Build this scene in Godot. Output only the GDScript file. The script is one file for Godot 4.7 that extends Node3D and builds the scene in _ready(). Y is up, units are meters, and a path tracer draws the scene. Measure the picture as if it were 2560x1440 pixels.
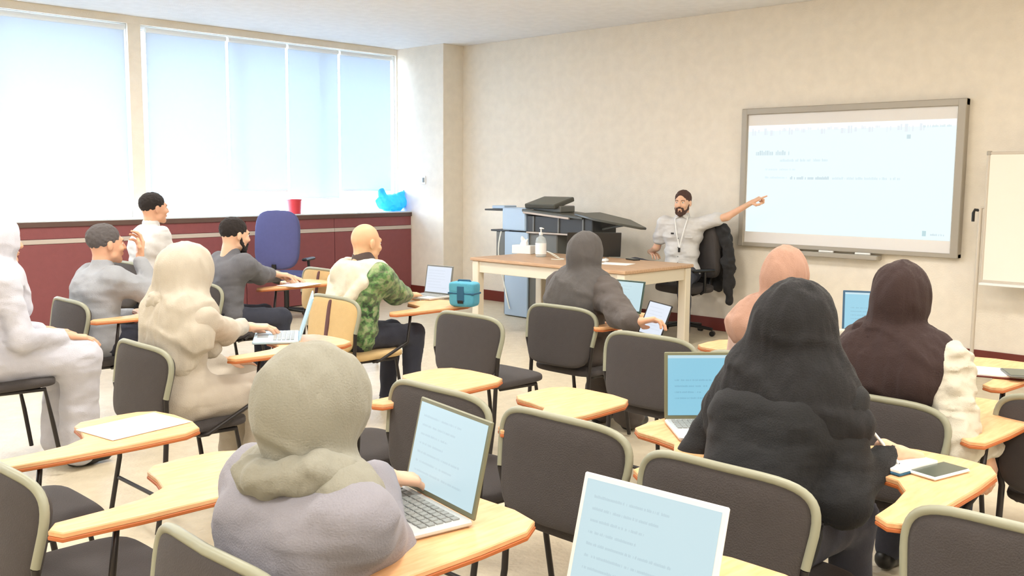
extends Node3D

# ------------------------------------------------------------------ camera frame and pixel helpers
const FOCAL := 2400.0
const EYE := Vector3(10.15, 1.55, 8.50)
const LEVEL := Vector3(-0.69554, 0, -0.71848)     # where the lens points, flattened
const ASIDE := Vector3(0.71848, 0, -0.69554)
const WALL_X := 0.40
const COLUMN_X := 1.03
const COLUMN_Z := 0.34
const CEILING := 3.20
const ROOM_X := 12.4
const ROOM_Z := 11.0
var cam_right: Vector3
var cam_down: Vector3
var cam_fwd: Vector3

func aim_camera() -> void:
	var p := deg_to_rad(6.57)
	var r := deg_to_rad(0.40)
	cam_right = ASIDE * cos(r) + Vector3.UP * sin(r) * cos(p) + LEVEL * sin(r) * sin(p)
	cam_down = ASIDE * sin(r) - Vector3.UP * cos(r) * cos(p) - LEVEL * cos(r) * sin(p)
	cam_fwd = LEVEL * cos(p) - Vector3.UP * sin(p)

func ray(px: float, py: float) -> Vector3:
	return cam_fwd + cam_right * ((px - 1280.0) / FOCAL) + cam_down * ((py - 720.0) / FOCAL)

func on_level(px: float, py: float, y: float) -> Vector3:
	var d := ray(px, py)
	return EYE + d * ((y - EYE.y) / d.y)

func on_z(px: float, py: float, z: float) -> Vector3:
	var d := ray(px, py)
	return EYE + d * ((z - EYE.z) / d.z)

func on_x(px: float, py: float, x: float) -> Vector3:
	var d := ray(px, py)
	return EYE + d * ((x - EYE.x) / d.x)

# ------------------------------------------------------------------ mesh builder
class Shape:
	var v := PackedVector3Array()
	var n := PackedVector3Array()
	var uv := PackedVector2Array()
	var idx := PackedInt32Array()

	func tri(a: Vector3, b: Vector3, c: Vector3, na: Vector3, nb: Vector3, nc: Vector3, ua := Vector2(), ub := Vector2(), uc := Vector2()) -> void:
		var k := v.size()
		v.append(a); v.append(b); v.append(c)
		n.append(na); n.append(nb); n.append(nc)
		uv.append(ua); uv.append(ub); uv.append(uc)
		if (b - a).cross(c - a).dot(na + nb + nc) > 0.0:
			idx.append(k); idx.append(k + 2); idx.append(k + 1)
		else:
			idx.append(k); idx.append(k + 1); idx.append(k + 2)

	func quad(a: Vector3, b: Vector3, c: Vector3, d: Vector3, nn: Vector3) -> void:
		tri(a, b, c, nn, nn, nn, Vector2(0, 1), Vector2(1, 1), Vector2(1, 0))
		tri(a, c, d, nn, nn, nn, Vector2(0, 1), Vector2(1, 0), Vector2(0, 0))

	func flat(a: Vector3, b: Vector3, c: Vector3, d: Vector3, outward: Vector3) -> void:
		var nn := (c - a).cross(d - b)
		if nn.length_squared() < 1e-14:
			nn = outward
		nn = nn.normalized()
		if nn.dot(outward) < 0.0:
			nn = -nn
		quad(a, b, c, d, nn)

	# box with chamfered edges
	func box(at: Vector3, size: Vector3, bevel := 0.004, turn := Basis()) -> Shape:
		var h := size * 0.5
		var b: float = minf(bevel, minf(h.x, minf(h.y, h.z)) * 0.9)
		for ax in 3:
			for s in [-1.0, 1.0]:
				var q := []
				for c in [[-1, -1], [1, -1], [1, 1], [-1, 1]]:
					var p := Vector3()
					p[ax] = s * h[ax]
					p[(ax + 1) % 3] = c[0] * (h[(ax + 1) % 3] - b)
					p[(ax + 2) % 3] = c[1] * (h[(ax + 2) % 3] - b)
					q.append(at + turn * p)
				var nn := Vector3()
				nn[ax] = s
				quad(q[0], q[1], q[2], q[3], turn * nn)
		for ax in 3:
			var a1 := (ax + 1) % 3
			var a2 := (ax + 2) % 3
			for s1 in [-1.0, 1.0]:
				for s2 in [-1.0, 1.0]:
					var q := []
					for e in [[-1, 0], [1, 0], [1, 1], [-1, 1]]:
						var p := Vector3()
						p[ax] = e[0] * (h[ax] - b)
						p[a1] = s1 * (h[a1] - (b if e[1] == 1 else 0.0))
						p[a2] = s2 * (h[a2] - (b if e[1] == 0 else 0.0))
						q.append(at + turn * p)
					var nn := Vector3()
					nn[a1] = s1
					nn[a2] = s2
					quad(q[0], q[1], q[2], q[3], (turn * nn).normalized())
		for sx in [-1.0, 1.0]:
			for sy in [-1.0, 1.0]:
				for sz in [-1.0, 1.0]:
					var nn: Vector3 = (turn * Vector3(sx, sy, sz)).normalized()
					tri(at + turn * Vector3(sx * h.x, sy * (h.y - b), sz * (h.z - b)), at + turn * Vector3(sx * (h.x - b), sy * h.y, sz * (h.z - b)), at + turn * Vector3(sx * (h.x - b), sy * (h.y - b), sz * h.z), nn, nn, nn)
		return self

	func tube(pts: Array, radius: float, sides := 8, end_radius := -1.0) -> Shape:
		var rings := []
		var norms := []
		var m := pts.size()
		var t0: Vector3 = (pts[1] - pts[0]).normalized()
		var u: Vector3 = t0.cross(Vector3.UP if absf(t0.y) < 0.9 else Vector3.RIGHT).normalized()
		for i in m:
			var t: Vector3 = (pts[mini(i + 1, m - 1)] - pts[maxi(i - 1, 0)]).normalized()
			u = (u - t * u.dot(t)).normalized()
			var w := t.cross(u)
			var r := radius if end_radius < 0.0 else lerpf(radius, end_radius, float(i) / (m - 1))
			var ring := []
			var nr := []
			for k in sides:
				var a := TAU * k / sides
				var dir := u * cos(a) + w * sin(a)
				nr.append(dir)
				ring.append(pts[i] + dir * r)
			rings.append(ring)
			norms.append(nr)
		for i in m - 1:
			for k in sides:
				var k2 := (k + 1) % sides
				tri(rings[i][k], rings[i][k2], rings[i + 1][k2], norms[i][k], norms[i][k2], norms[i + 1][k2])
				tri(rings[i][k], rings[i + 1][k2], rings[i + 1][k], norms[i][k], norms[i + 1][k2], norms[i + 1][k])
		for e in [0, m - 1]:
			var out: Vector3 = (pts[0] - pts[1]).normalized() if e == 0 else (pts[m - 1] - pts[m - 2]).normalized()
			for k in range(1, sides - 1):
				tri(rings[e][0], rings[e][k], rings[e][k + 1], out, out, out)
		return self

	func lathe(profile: Array, at: Vector3, segs := 20) -> Shape:
		var m := profile.size()
		for i in m - 1:
			var p: Vector2 = profile[i]
			var q: Vector2 = profile[i + 1]
			var e := q - p
			var nn := Vector2(e.y, -e.x).normalized()
			for k in segs:
				var a := TAU * k / segs
				var b := TAU * (k + 1) / segs
				var da := Vector3(cos(a), 0, sin(a))
				var db := Vector3(cos(b), 0, sin(b))
				var na := (da * nn.x + Vector3.UP * nn.y).normalized()
				var nb := (db * nn.x + Vector3.UP * nn.y).normalized()
				tri(at + da * p.x + Vector3.UP * p.y, at + db * p.x + Vector3.UP * p.y, at + db * q.x + Vector3.UP * q.y, na, nb, nb)
				tri(at + da * p.x + Vector3.UP * p.y, at + db * q.x + Vector3.UP * q.y, at + da * q.x + Vector3.UP * q.y, na, nb, na)
		return self

	# outline in x,z, thickness upwards from y, with a small chamfer on top and bottom
	func slab(outline: PackedVector2Array, y: float, thick: float, bevel := 0.003) -> Shape:
		var m := outline.size()
		var area := 0.0
		for i in m:
			area += outline[i].cross(outline[(i + 1) % m])
		var s := 1.0 if area > 0.0 else -1.0
		var inner := PackedVector2Array()
		var outs := []
		for i in m:
			var a := (outline[i] - outline[(i + m - 1) % m]).normalized()
			var b := (outline[(i + 1) % m] - outline[i]).normalized()
			var o := (Vector2(a.y, -a.x) + Vector2(b.y, -b.x)).normalized() * s
			outs.append(o)
			inner.append(outline[i] - o * bevel)
		var rows := [[inner, y], [outline, y + bevel], [outline, y + thick - bevel], [inner, y + thick]]
		for r in 3:
			for i in m:
				var j := (i + 1) % m
				var p0: Vector2 = rows[r][0][i]
				var p1: Vector2 = rows[r][0][j]
				var p2: Vector2 = rows[r + 1][0][j]
				var p3: Vector2 = rows[r + 1][0][i]
				var lift: float = [-0.7, 0.0, 0.7][r]
				var n0 := Vector3(outs[i].x, lift, outs[i].y).normalized()
				var n1 := Vector3(outs[j].x, lift, outs[j].y).normalized()
				var y0: float = rows[r][1]
				var y1: float = rows[r + 1][1]
				tri(Vector3(p0.x, y0, p0.y), Vector3(p1.x, y0, p1.y), Vector3(p2.x, y1, p2.y), n0, n1, n1)
				tri(Vector3(p0.x, y0, p0.y), Vector3(p2.x, y1, p2.y), Vector3(p3.x, y1, p3.y), n0, n1, n0)
		var t := Geometry2D.triangulate_polygon(inner)
		for k in range(0, t.size(), 3):
			for e in [[y, Vector3.DOWN], [y + thick, Vector3.UP]]:
				tri(Vector3(inner[t[k]].x, e[0], inner[t[k]].y), Vector3(inner[t[k + 1]].x, e[0], inner[t[k + 1]].y), Vector3(inner[t[k + 2]].x, e[0], inner[t[k + 2]].y), e[1], e[1], e[1])
		return self

	# superellipsoid cushion; bend shapes it afterwards
	func pad(at: Vector3, size: Vector3, e_side := 0.3, e_up := 0.3, turn := Basis(), bend := 0, rows := 14, cols := 28) -> Shape:
		var g := []
		for i in rows + 1:
			var f := -PI / 2 + PI * i / rows
			var row := []
			for k in cols + 1:
				var a := -PI + TAU * k / cols
				var cf := signf(cos(f)) * pow(absf(cos(f)), e_up)
				var sf := signf(sin(f)) * pow(absf(sin(f)), e_up)
				var ca := signf(cos(a)) * pow(absf(cos(a)), e_side)
				var sa := signf(sin(a)) * pow(absf(sin(a)), e_side)
				var p := Vector3(size.x * 0.5 * cf * ca, size.y * 0.5 * cf * sa, size.z * 0.5 * sf)
				if bend == 1:
					p.x *= 1.0 - 0.10 * clampf(-p.y / 0.18, -1.0, 1.0)
					p.z -= p.x * p.x * 0.55
				elif bend == 2:
					p.z -= p.x * p.x * 0.5
				row.append(at + turn * p)
			g.append(row)
		grid(g, at)
		return self

	func grid(g: Array, inside: Vector3, use_inside := true) -> Shape:
		var R := g.size()
		var Cn: int = g[0].size()
		var nr := []
		for i in R:
			var row := []
			for k in Cn:
				var du: Vector3 = g[i][mini(k + 1, Cn - 1)] - g[i][maxi(k - 1, 0)]
				var dv: Vector3 = g[mini(i + 1, R - 1)][k] - g[maxi(i - 1, 0)][k]
				var nn := du.cross(dv)
				if nn.length_squared() < 1e-14:
					nn = g[i][k] - inside
				nn = nn.normalized()
				if use_inside and nn.dot(g[i][k] - inside) < 0.0:
					nn = -nn
				row.append(nn)
			nr.append(row)
		for i in R - 1:
			for k in Cn - 1:
				tri(g[i][k], g[i][k + 1], g[i + 1][k + 1], nr[i][k], nr[i][k + 1], nr[i + 1][k + 1])
				tri(g[i][k], g[i + 1][k + 1], g[i + 1][k], nr[i][k], nr[i + 1][k + 1], nr[i + 1][k])
		return self

	func add(o, xf := Transform3D(), mirror := false) -> Shape:
		var k := v.size()
		for p in o.v:
			v.append(xf * (Vector3(-p.x, p.y, p.z) if mirror else p))
		for p in o.n:
			n.append((xf.basis * (Vector3(-p.x, p.y, p.z) if mirror else p)).normalized())
		uv.append_array(o.uv)
		var flip := mirror
		for t in range(0, o.idx.size(), 3):
			idx.append(k + o.idx[t])
			idx.append(k + o.idx[t + (2 if flip else 1)])
			idx.append(k + o.idx[t + (1 if flip else 2)])
		return self

	func mesh() -> ArrayMesh:
		var a := []
		a.resize(Mesh.ARRAY_MAX)
		a[Mesh.ARRAY_VERTEX] = v
		a[Mesh.ARRAY_NORMAL] = n
		a[Mesh.ARRAY_TEX_UV] = uv
		a[Mesh.ARRAY_INDEX] = idx
		var m := ArrayMesh.new()
		m.add_surface_from_arrays(Mesh.PRIMITIVE_TRIANGLES, a)
		return m

# ------------------------------------------------------------------ smooth bodies: tapered capsules and ellipsoids joined, meshed as surface nets
class Body:
	var prims := []
	var cuts := []
	var folds: FastNoiseLite
	var fold_size := 0.0
	var fold_scale := Vector3.ONE
	var pleat := 0.0
	var pleat_mid := Vector3()
	var pleat_phase := 0.0
	var lo := Vector3.ONE * 1e9
	var hi := -Vector3.ONE * 1e9

	func reach(a: Vector3, r: float) -> void:
		lo = lo.min(a - Vector3.ONE * r)
		hi = hi.max(a + Vector3.ONE * r)

	func cap(a: Vector3, b: Vector3, ra: float, rb: float, k := 0.03) -> Body:
		prims.append([0, a, b, ra, rb, k])
		reach(a, ra)
		reach(b, rb)
		return self

	func chain(pts: Array, radii: Array, k := 0.03) -> Body:
		for i in pts.size() - 1:
			cap(pts[i], pts[i + 1], radii[i], radii[i + 1], k)
		return self

	func ell(c: Vector3, r: Vector3, k := 0.03, turn := Basis()) -> Body:
		prims.append([1, c, r, turn, 0, k])
		reach(c, maxf(r.x, maxf(r.y, r.z)))
		return self

	func cut_ell(c: Vector3, r: Vector3, k := 0.02, turn := Basis()) -> Body:
		cuts.append([1, c, r, turn, k])
		return self

	func cut_plane(p: Vector3, outward: Vector3, k := 0.004) -> Body:
		cuts.append([2, p, outward.normalized(), 0, k])
		return self

	func build(c: float) -> Shape:
		var pad := c * 3.0 + fold_size + 0.03
		var ox := lo.x - pad
		var oy := lo.y - pad
		var oz := lo.z - pad
		var nx := int(ceil((hi.x - lo.x + 2.0 * pad) / c)) + 1
		var ny := int(ceil((hi.y - lo.y + 2.0 * pad) / c)) + 1
		var nz := int(ceil((hi.z - lo.z + 2.0 * pad) / c)) + 1
		var d := PackedFloat32Array()
		d.resize(nx * ny * nz)
		d.fill(1.0)
		for p in prims:
			var k: float = p[5]
			var margin := k * (0.6 if k < 0.055 else 1.0) + 2.5 * c + fold_size + pleat
			var blo: Vector3
			var bhi: Vector3
			if p[0] == 0:
				blo = (p[1] - Vector3.ONE * p[3]).min(p[2] - Vector3.ONE * p[4])
				bhi = (p[1] + Vector3.ONE * p[3]).max(p[2] + Vector3.ONE * p[4])
			else:
				var m: float = maxf(p[2].x, maxf(p[2].y, p[2].z))
				if p[3] == Basis():
					blo = p[1] - p[2]
					bhi = p[1] + p[2]
				else:
					blo = p[1] - Vector3.ONE * m
					bhi = p[1] + Vector3.ONE * m
			var x0 := clampi(int((blo.x - margin - ox) / c), 0, nx - 1)
			var x1 := clampi(int((bhi.x + margin - ox) / c) + 1, 0, nx - 1)
			var y0 := clampi(int((blo.y - margin - oy) / c), 0, ny - 1)
			var y1 := clampi(int((bhi.y + margin - oy) / c) + 1, 0, ny - 1)
			var z0 := clampi(int((blo.z - margin - oz) / c), 0, nz - 1)
			var z1 := clampi(int((bhi.z + margin - oz) / c) + 1, 0, nz - 1)
			var a: Vector3 = p[1]
			if p[0] == 0:
				var ab: Vector3 = p[2] - p[1]
				var abx := ab.x
				var aby := ab.y
				var abz := ab.z
				var l2 := maxf(ab.length_squared(), 1e-9)
				var ra: float = p[3]
				var dr: float = p[4] - p[3]
				for z in range(z0, z1 + 1):
					var pz := oz + z * c - a.z
					for y in range(y0, y1 + 1):
						var py := oy + y * c - a.y
						var base := nx * (y + ny * z)
						var part := py * aby + pz * abz
						for x in range(x0, x1 + 1):
							var px := ox + x * c - a.x
							var t := clampf((px * abx + part) / l2, 0.0, 1.0)
							var ex := px - abx * t
							var ey := py - aby * t
							var ez := pz - abz * t
							var dd := sqrt(ex * ex + ey * ey + ez * ez) - ra - dr * t
							var e := d[base + x]
							var h := k - absf(e - dd)
							d[base + x] = minf(e, dd) - (h * h / (4.0 * k) if h > 0.0 else 0.0)
			else:
				var r: Vector3 = p[2]
				var inv: Basis = p[3].transposed()
				for z in range(z0, z1 + 1):
					for y in range(y0, y1 + 1):
						var base := nx * (y + ny * z)
						for x in range(x0, x1 + 1):
							var q: Vector3 = inv * (Vector3(ox + x * c, oy + y * c, oz + z * c) - a)
							var q1 := q / r
							var k0 := q1.length()
							var k1 := (q1 / r).length()
							var dd := k0 * (k0 - 1.0) / k1 if k1 > 1e-6 else -minf(r.x, minf(r.y, r.z))
							var e := d[base + x]
							var h := k - absf(e - dd)
							d[base + x] = minf(e, dd) - (h * h / (4.0 * k) if h > 0.0 else 0.0)
		var fold := fold_size > 0.0
		var wrapped := pleat > 0.0
		if fold or wrapped or cuts.size():
			var near := 2.2 * c + fold_size * 1.5
			for z in nz:
				for y in ny:
					var base := nx * (y + ny * z)
					for x in nx:
						var e := d[base + x]
						if e > near:
							continue
						var q := Vector3(ox + x * c, oy + y * c, oz + z * c)
						if e > -near:
							if fold:
								e += folds.get_noise_3dv(q * fold_scale) * fold_size
							if wrapped:
								var rel := q - pleat_mid
								var ang := atan2(rel.x, rel.z)
								var low := clampf((0.06 - rel.y) / 0.14, 0.0, 1.0)
								var bendy := folds.get_noise_3dv(q * 0.5) * 2.2
								var s := 0.5 + 0.5 * cos(ang * 2.0 + rel.y * 34.0 + pleat_phase + bendy)
								var s2 := 0.5 + 0.5 * cos(ang * 3.0 - rel.y * 15.0 + pleat_phase * 2.0 - bendy)
								e -= pleat * low * (s * s * s * s - 0.25) + 0.45 * pleat * (s2 * s2 * s2 - 0.3)
						for u in cuts:
							var s: float
							if u[0] == 2:
								s = (q - u[1]).dot(u[2])
							else:
								var q1: Vector3 = (u[3].transposed() * (q - u[1])) / u[2]
								var k0 := q1.length()
								var k1: float = (q1 / u[2]).length()
								s = -(k0 * (k0 - 1.0) / k1 if k1 > 1e-6 else -0.01)
							var k: float = u[4]
							var h: float = k - absf(e - s)
							e = maxf(e, s) + (h * h / (4.0 * k) if h > 0.0 else 0.0)
						d[base + x] = e
		# surface nets
		var out := Shape.new()
		var at := PackedInt32Array()
		at.resize(nx * ny * nz)
		at.fill(-1)
		var lim := 3.0 * c
		var sy := nx
		var sz := nx * ny
		for z in nz - 1:
			for y in ny - 1:
				var base := nx * (y + ny * z)
				for x in nx - 1:
					var i := base + x
					var d0 := d[i]
					if d0 > lim or d0 < -lim:
						continue
					var d1 := d[i + 1]
					var d2 := d[i + sy]
					var d3 := d[i + sy + 1]
					var d4 := d[i + sz]
					var d5 := d[i + sz + 1]
					var d6 := d[i + sz + sy]
					var d7 := d[i + sz + sy + 1]
					var m := int(d0 < 0.0) + int(d1 < 0.0) + int(d2 < 0.0) + int(d3 < 0.0) + int(d4 < 0.0) + int(d5 < 0.0) + int(d6 < 0.0) + int(d7 < 0.0)
					if m == 0 or m == 8:
						continue
					var sum := Vector3()
					var cnt := 0
					if (d0 < 0.0) != (d1 < 0.0): sum += Vector3(d0 / (d0 - d1), 0, 0); cnt += 1
					if (d2 < 0.0) != (d3 < 0.0): sum += Vector3(d2 / (d2 - d3), 1, 0); cnt += 1
					if (d4 < 0.0) != (d5 < 0.0): sum += Vector3(d4 / (d4 - d5), 0, 1); cnt += 1
					if (d6 < 0.0) != (d7 < 0.0): sum += Vector3(d6 / (d6 - d7), 1, 1); cnt += 1
					if (d0 < 0.0) != (d2 < 0.0): sum += Vector3(0, d0 / (d0 - d2), 0); cnt += 1
					if (d1 < 0.0) != (d3 < 0.0): sum += Vector3(1, d1 / (d1 - d3), 0); cnt += 1
					if (d4 < 0.0) != (d6 < 0.0): sum += Vector3(0, d4 / (d4 - d6), 1); cnt += 1
					if (d5 < 0.0) != (d7 < 0.0): sum += Vector3(1, d5 / (d5 - d7), 1); cnt += 1
					if (d0 < 0.0) != (d4 < 0.0): sum += Vector3(0, 0, d0 / (d0 - d4)); cnt += 1
					if (d1 < 0.0) != (d5 < 0.0): sum += Vector3(1, 0, d1 / (d1 - d5)); cnt += 1
					if (d2 < 0.0) != (d6 < 0.0): sum += Vector3(0, 1, d2 / (d2 - d6)); cnt += 1
					if (d3 < 0.0) != (d7 < 0.0): sum += Vector3(1, 1, d3 / (d3 - d7)); cnt += 1
					at[i] = out.v.size()
					out.v.append(Vector3(ox, oy, oz) + (Vector3(x, y, z) + sum / cnt) * c)
					out.n.append(Vector3(d1 + d3 + d5 + d7 - d0 - d2 - d4 - d6, d2 + d3 + d6 + d7 - d0 - d1 - d4 - d5, d4 + d5 + d6 + d7 - d0 - d1 - d2 - d3).normalized())
					out.uv.append(Vector2())
					var solid := d0 < 0.0
					if y > 0 and z > 0 and solid != (d1 < 0.0):
						face(out, at[i], at[i - sy], at[i - sy - sz], at[i - sz], solid)
					if x > 0 and z > 0 and solid != (d2 < 0.0):
						face(out, at[i], at[i - sz], at[i - 1 - sz], at[i - 1], solid)
					if x > 0 and y > 0 and solid != (d4 < 0.0):
						face(out, at[i], at[i - 1], at[i - 1 - sy], at[i - sy], solid)
		return out

	func face(out: Shape, a: int, b: int, c: int, e: int, solid: bool) -> void:
		if a < 0 or b < 0 or c < 0 or e < 0:
			return
		if solid:
			out.idx.append_array(PackedInt32Array([a, c, b, a, e, c]))
		else:
			out.idx.append_array(PackedInt32Array([a, b, c, a, c, e]))

# ------------------------------------------------------------------ nodes, names, labels
var used_names := {}

func numbered(called: String) -> String:
	if not used_names.has(called):
		used_names[called] = 0
		return called
	used_names[called] += 1
	return "%s_%03d" % [called, used_names[called]]

func thing(called: String, label: String, category: String, at := Vector3(), turn := 0.0, group := "") -> Node3D:
	var o := Node3D.new()
	o.name = numbered(called)
	add_child(o)
	o.position = at
	o.rotation.y = turn
	o.set_meta("label", label)
	o.set_meta("category", category)
	if group:
		o.set_meta("group", group)
	return o

func part(called: String, shape, m: Material, parent: Node, label := "") -> MeshInstance3D:
	var o := MeshInstance3D.new()
	o.name = called
	o.mesh = shape.mesh() if shape is Shape else shape
	o.material_override = m
	parent.add_child(o, true)
	if label:
		o.set_meta("label", label)
	return o

func struct(called: String, shape, m: Material, label := "") -> MeshInstance3D:
	var o := part(called, shape, m, self)
	o.set_meta("kind", "structure")
	if label:
		o.set_meta("label", label)
	return o

func copy(o: Node3D, label: String, at: Vector3, turn := 0.0) -> Node3D:
	var c: Node3D = o.duplicate()
	c.name = numbered(str(o.name).rstrip("0123456789").rstrip("_"))
	add_child(c)
	c.position = at
	c.rotation.y = turn
	c.set_meta("label", label)
	return c

# ------------------------------------------------------------------ materials
var M := {}

func noise_tex(freq: float, seed_: int, octaves := 4, as_normal := false, ramp: Gradient = null, size := 512) -> NoiseTexture2D:
	var f := FastNoiseLite.new()
	f.seed = seed_
	f.frequency = freq
	f.fractal_octaves = octaves
	var t := NoiseTexture2D.new()
	t.width = size
	t.height = size
	t.seamless = true
	t.noise = f
	if as_normal:
		t.as_normal_map = true
		t.bump_strength = 6.0
	if ramp:
		t.color_ramp = ramp
	return t

func ramp(a: Color, b: Color) -> Gradient:
	var g := Gradient.new()
	g.set_color(0, a)
	g.set_color(1, b)
	return g

func mat(c: Color, rough := 0.7, metal := 0.0) -> StandardMaterial3D:
	var m := StandardMaterial3D.new()
	m.albedo_color = c
	m.roughness = rough
	m.metallic = metal
	return m

var weave: NoiseTexture2D
var blotch: NoiseTexture2D

func cloth(c: Color, scale := 14.0, sheen := 0.3) -> StandardMaterial3D:
	var m := mat(c, 0.92)
	m.normal_enabled = true
	m.normal_texture = weave
	m.normal_scale = 0.35
	m.albedo_texture = blotch
	m.uv1_triplanar = true
	m.uv1_scale = Vector3.ONE * scale * 0.25
	m.rim_enabled = true
	m.rim = sheen
	m.rim_tint = 0.6
	return m

func plaster(c: Color, scale := 1.2) -> StandardMaterial3D:
	var m := mat(c, 0.88)
	m.normal_enabled = true
	m.normal_texture = weave
	m.normal_scale = 0.12
	m.albedo_texture = blotch
	m.uv1_triplanar = true
	m.uv1_world_triplanar = true
	m.uv1_scale = Vector3.ONE * scale
	return m

func wood(a: Color, b: Color, along := Vector3(1.0, 6.0, 6.0), rough := 0.45) -> StandardMaterial3D:
	var m := mat(Color.WHITE, rough)
	m.albedo_texture = noise_tex(0.012, 5, 5, false, ramp(a, b))
	m.uv1_triplanar = true
	m.uv1_scale = along
	return m

func glow(c: Color, energy := 1.0, tex: Texture2D = null) -> StandardMaterial3D:
	var m := mat(Color(0.03, 0.03, 0.03), 0.35)
	m.emission_enabled = true
	m.emission_energy_multiplier = energy
	if tex:
		m.emission = Color.BLACK
		m.emission_texture = tex
	else:
		m.emission = c
	return m

func make_materials() -> void:
	weave = noise_tex(0.09, 3, 3, true)
	blotch = noise_tex(0.010, 8, 5, false, ramp(Color(0.965, 0.965, 0.965), Color(1, 1, 1)))
	M.wall = plaster(Color(0.94, 0.905, 0.845))
	M.ceiling = plaster(Color(0.95, 0.95, 0.95))
	M.floor = plaster(Color(0.84, 0.79, 0.69), 0.8)
	M.floor.roughness = 0.4
	M.floor.albedo_texture = noise_tex(0.02, 21, 6, false, ramp(Color(0.93, 0.925, 0.91), Color(1, 1, 1)))
	M.maroon = plaster(Color(0.53, 0.29, 0.30), 2.0)
	M.maroon.roughness = 0.5
	M.maroon_trim = mat(Color(0.42, 0.16, 0.12), 0.5)
	M.brown_top = mat(Color(0.36, 0.27, 0.24), 0.5)
	M.rail = mat(Color(0.75, 0.70, 0.66), 0.5)
	M.white_frame = mat(Color(0.93, 0.95, 0.96), 0.4)
	M.sill = mat(Color(0.80, 0.84, 0.86), 0.45)
	M.blind = mat(Color(0.80, 0.84, 0.885), 0.9)
	M.blind.backlight_enabled = true
	M.blind.backlight = Color(0.58, 0.61, 0.63)
	M.pane = mat(Color(0.9, 0.97, 1.0, 0.04), 0.02)
	M.pane.transparency = BaseMaterial3D.TRANSPARENCY_ALPHA
	M.lamp = glow(Color(1.0, 0.985, 0.96), 2.0)
	M.lamp_trim = mat(Color(0.9, 0.9, 0.9), 0.5)
	M.black_pad = cloth(Color(0.26, 0.24, 0.235))
	M.tan_pad = cloth(Color(0.80, 0.68, 0.48))
	M.strip = cloth(Color(0.38, 0.26, 0.26))
	M.grey_tube = mat(Color(0.58, 0.58, 0.50), 0.45)
	M.dark_tube = mat(Color(0.17, 0.155, 0.155), 0.4, 0.3)
	M.tablet = wood(Color(0.85, 0.63, 0.43), Color(0.93, 0.74, 0.55), Vector3(7, 7, 1.2))
	M.tablet_edge = mat(Color(0.72, 0.40, 0.20), 0.55)
	M.desk_top = wood(Color(0.71, 0.56, 0.43), Color(0.82, 0.68, 0.54), Vector3(0.8, 6, 6))
	M.desk_frame = mat(Color(0.87, 0.83, 0.75), 0.45)
	M.lectern_panel = mat(Color(0.66, 0.74, 0.82), 0.4)
	M.lectern_dark = mat(Color(0.20, 0.20, 0.195), 0.5)
	M.lectern_grey = mat(Color(0.42, 0.42, 0.40), 0.45)
	M.lectern_top = mat(Color(0.30, 0.30, 0.27), 0.4)
	M.metal = mat(Color(0.72, 0.72, 0.70), 0.3, 0.7)
	M.white_plastic = mat(Color(0.93, 0.93, 0.92), 0.4)
	M.black_plastic = mat(Color(0.06, 0.06, 0.065), 0.4)
	M.grey_plastic = mat(Color(0.55, 0.56, 0.55), 0.4)
	M.laptop_silver = mat(Color(0.80, 0.81, 0.81), 0.35, 0.3)
	M.laptop_olive = mat(Color(0.46, 0.46, 0.36), 0.45)
	M.laptop_white = mat(Color(0.92, 0.92, 0.90), 0.4)
	M.paper = mat(Color(0.97, 0.97, 0.96), 0.8)
	M.board_frame = mat(Color(0.66, 0.63, 0.58), 0.4, 0.2)
	M.board_face = mat(Color(0.90, 0.89, 0.88), 0.35)
	M.whiteboard = mat(Color(0.95, 0.93, 0.88), 0.3)
	M.stand = mat(Color(0.80, 0.76, 0.70), 0.4)
	M.bag_blue = mat(Color(0.30, 0.72, 0.92), 0.35)
	M.bag_blue.backlight_enabled = true
	M.bag_blue.backlight = Color(0.35, 0.75, 0.95)
	M.red = mat(Color(0.80, 0.22, 0.25), 0.45)
	M.teal = cloth(Color(0.33, 0.63, 0.73))
	M.teal_dark = cloth(Color(0.17, 0.36, 0.48))
	M.navy = cloth(Color(0.31, 0.32, 0.50))
	M.glass = mat(Color(0.92, 0.96, 0.96, 0.35), 0.05)
	M.glass.transparency = BaseMaterial3D.TRANSPARENCY_ALPHA
	M.cable = mat(Color(0.90, 0.90, 0.86), 0.5)
	M.phone = mat(Color(0.30, 0.33, 0.29), 0.25)

# a wall of its own thickness with nothing cut out
func slab_box(called: String, a: Vector3, b: Vector3, m: Material, label := "") -> MeshInstance3D:
	return struct(called, Shape.new().box((a + b) * 0.5, (b - a).abs(), 0.002), m, label)

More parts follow.
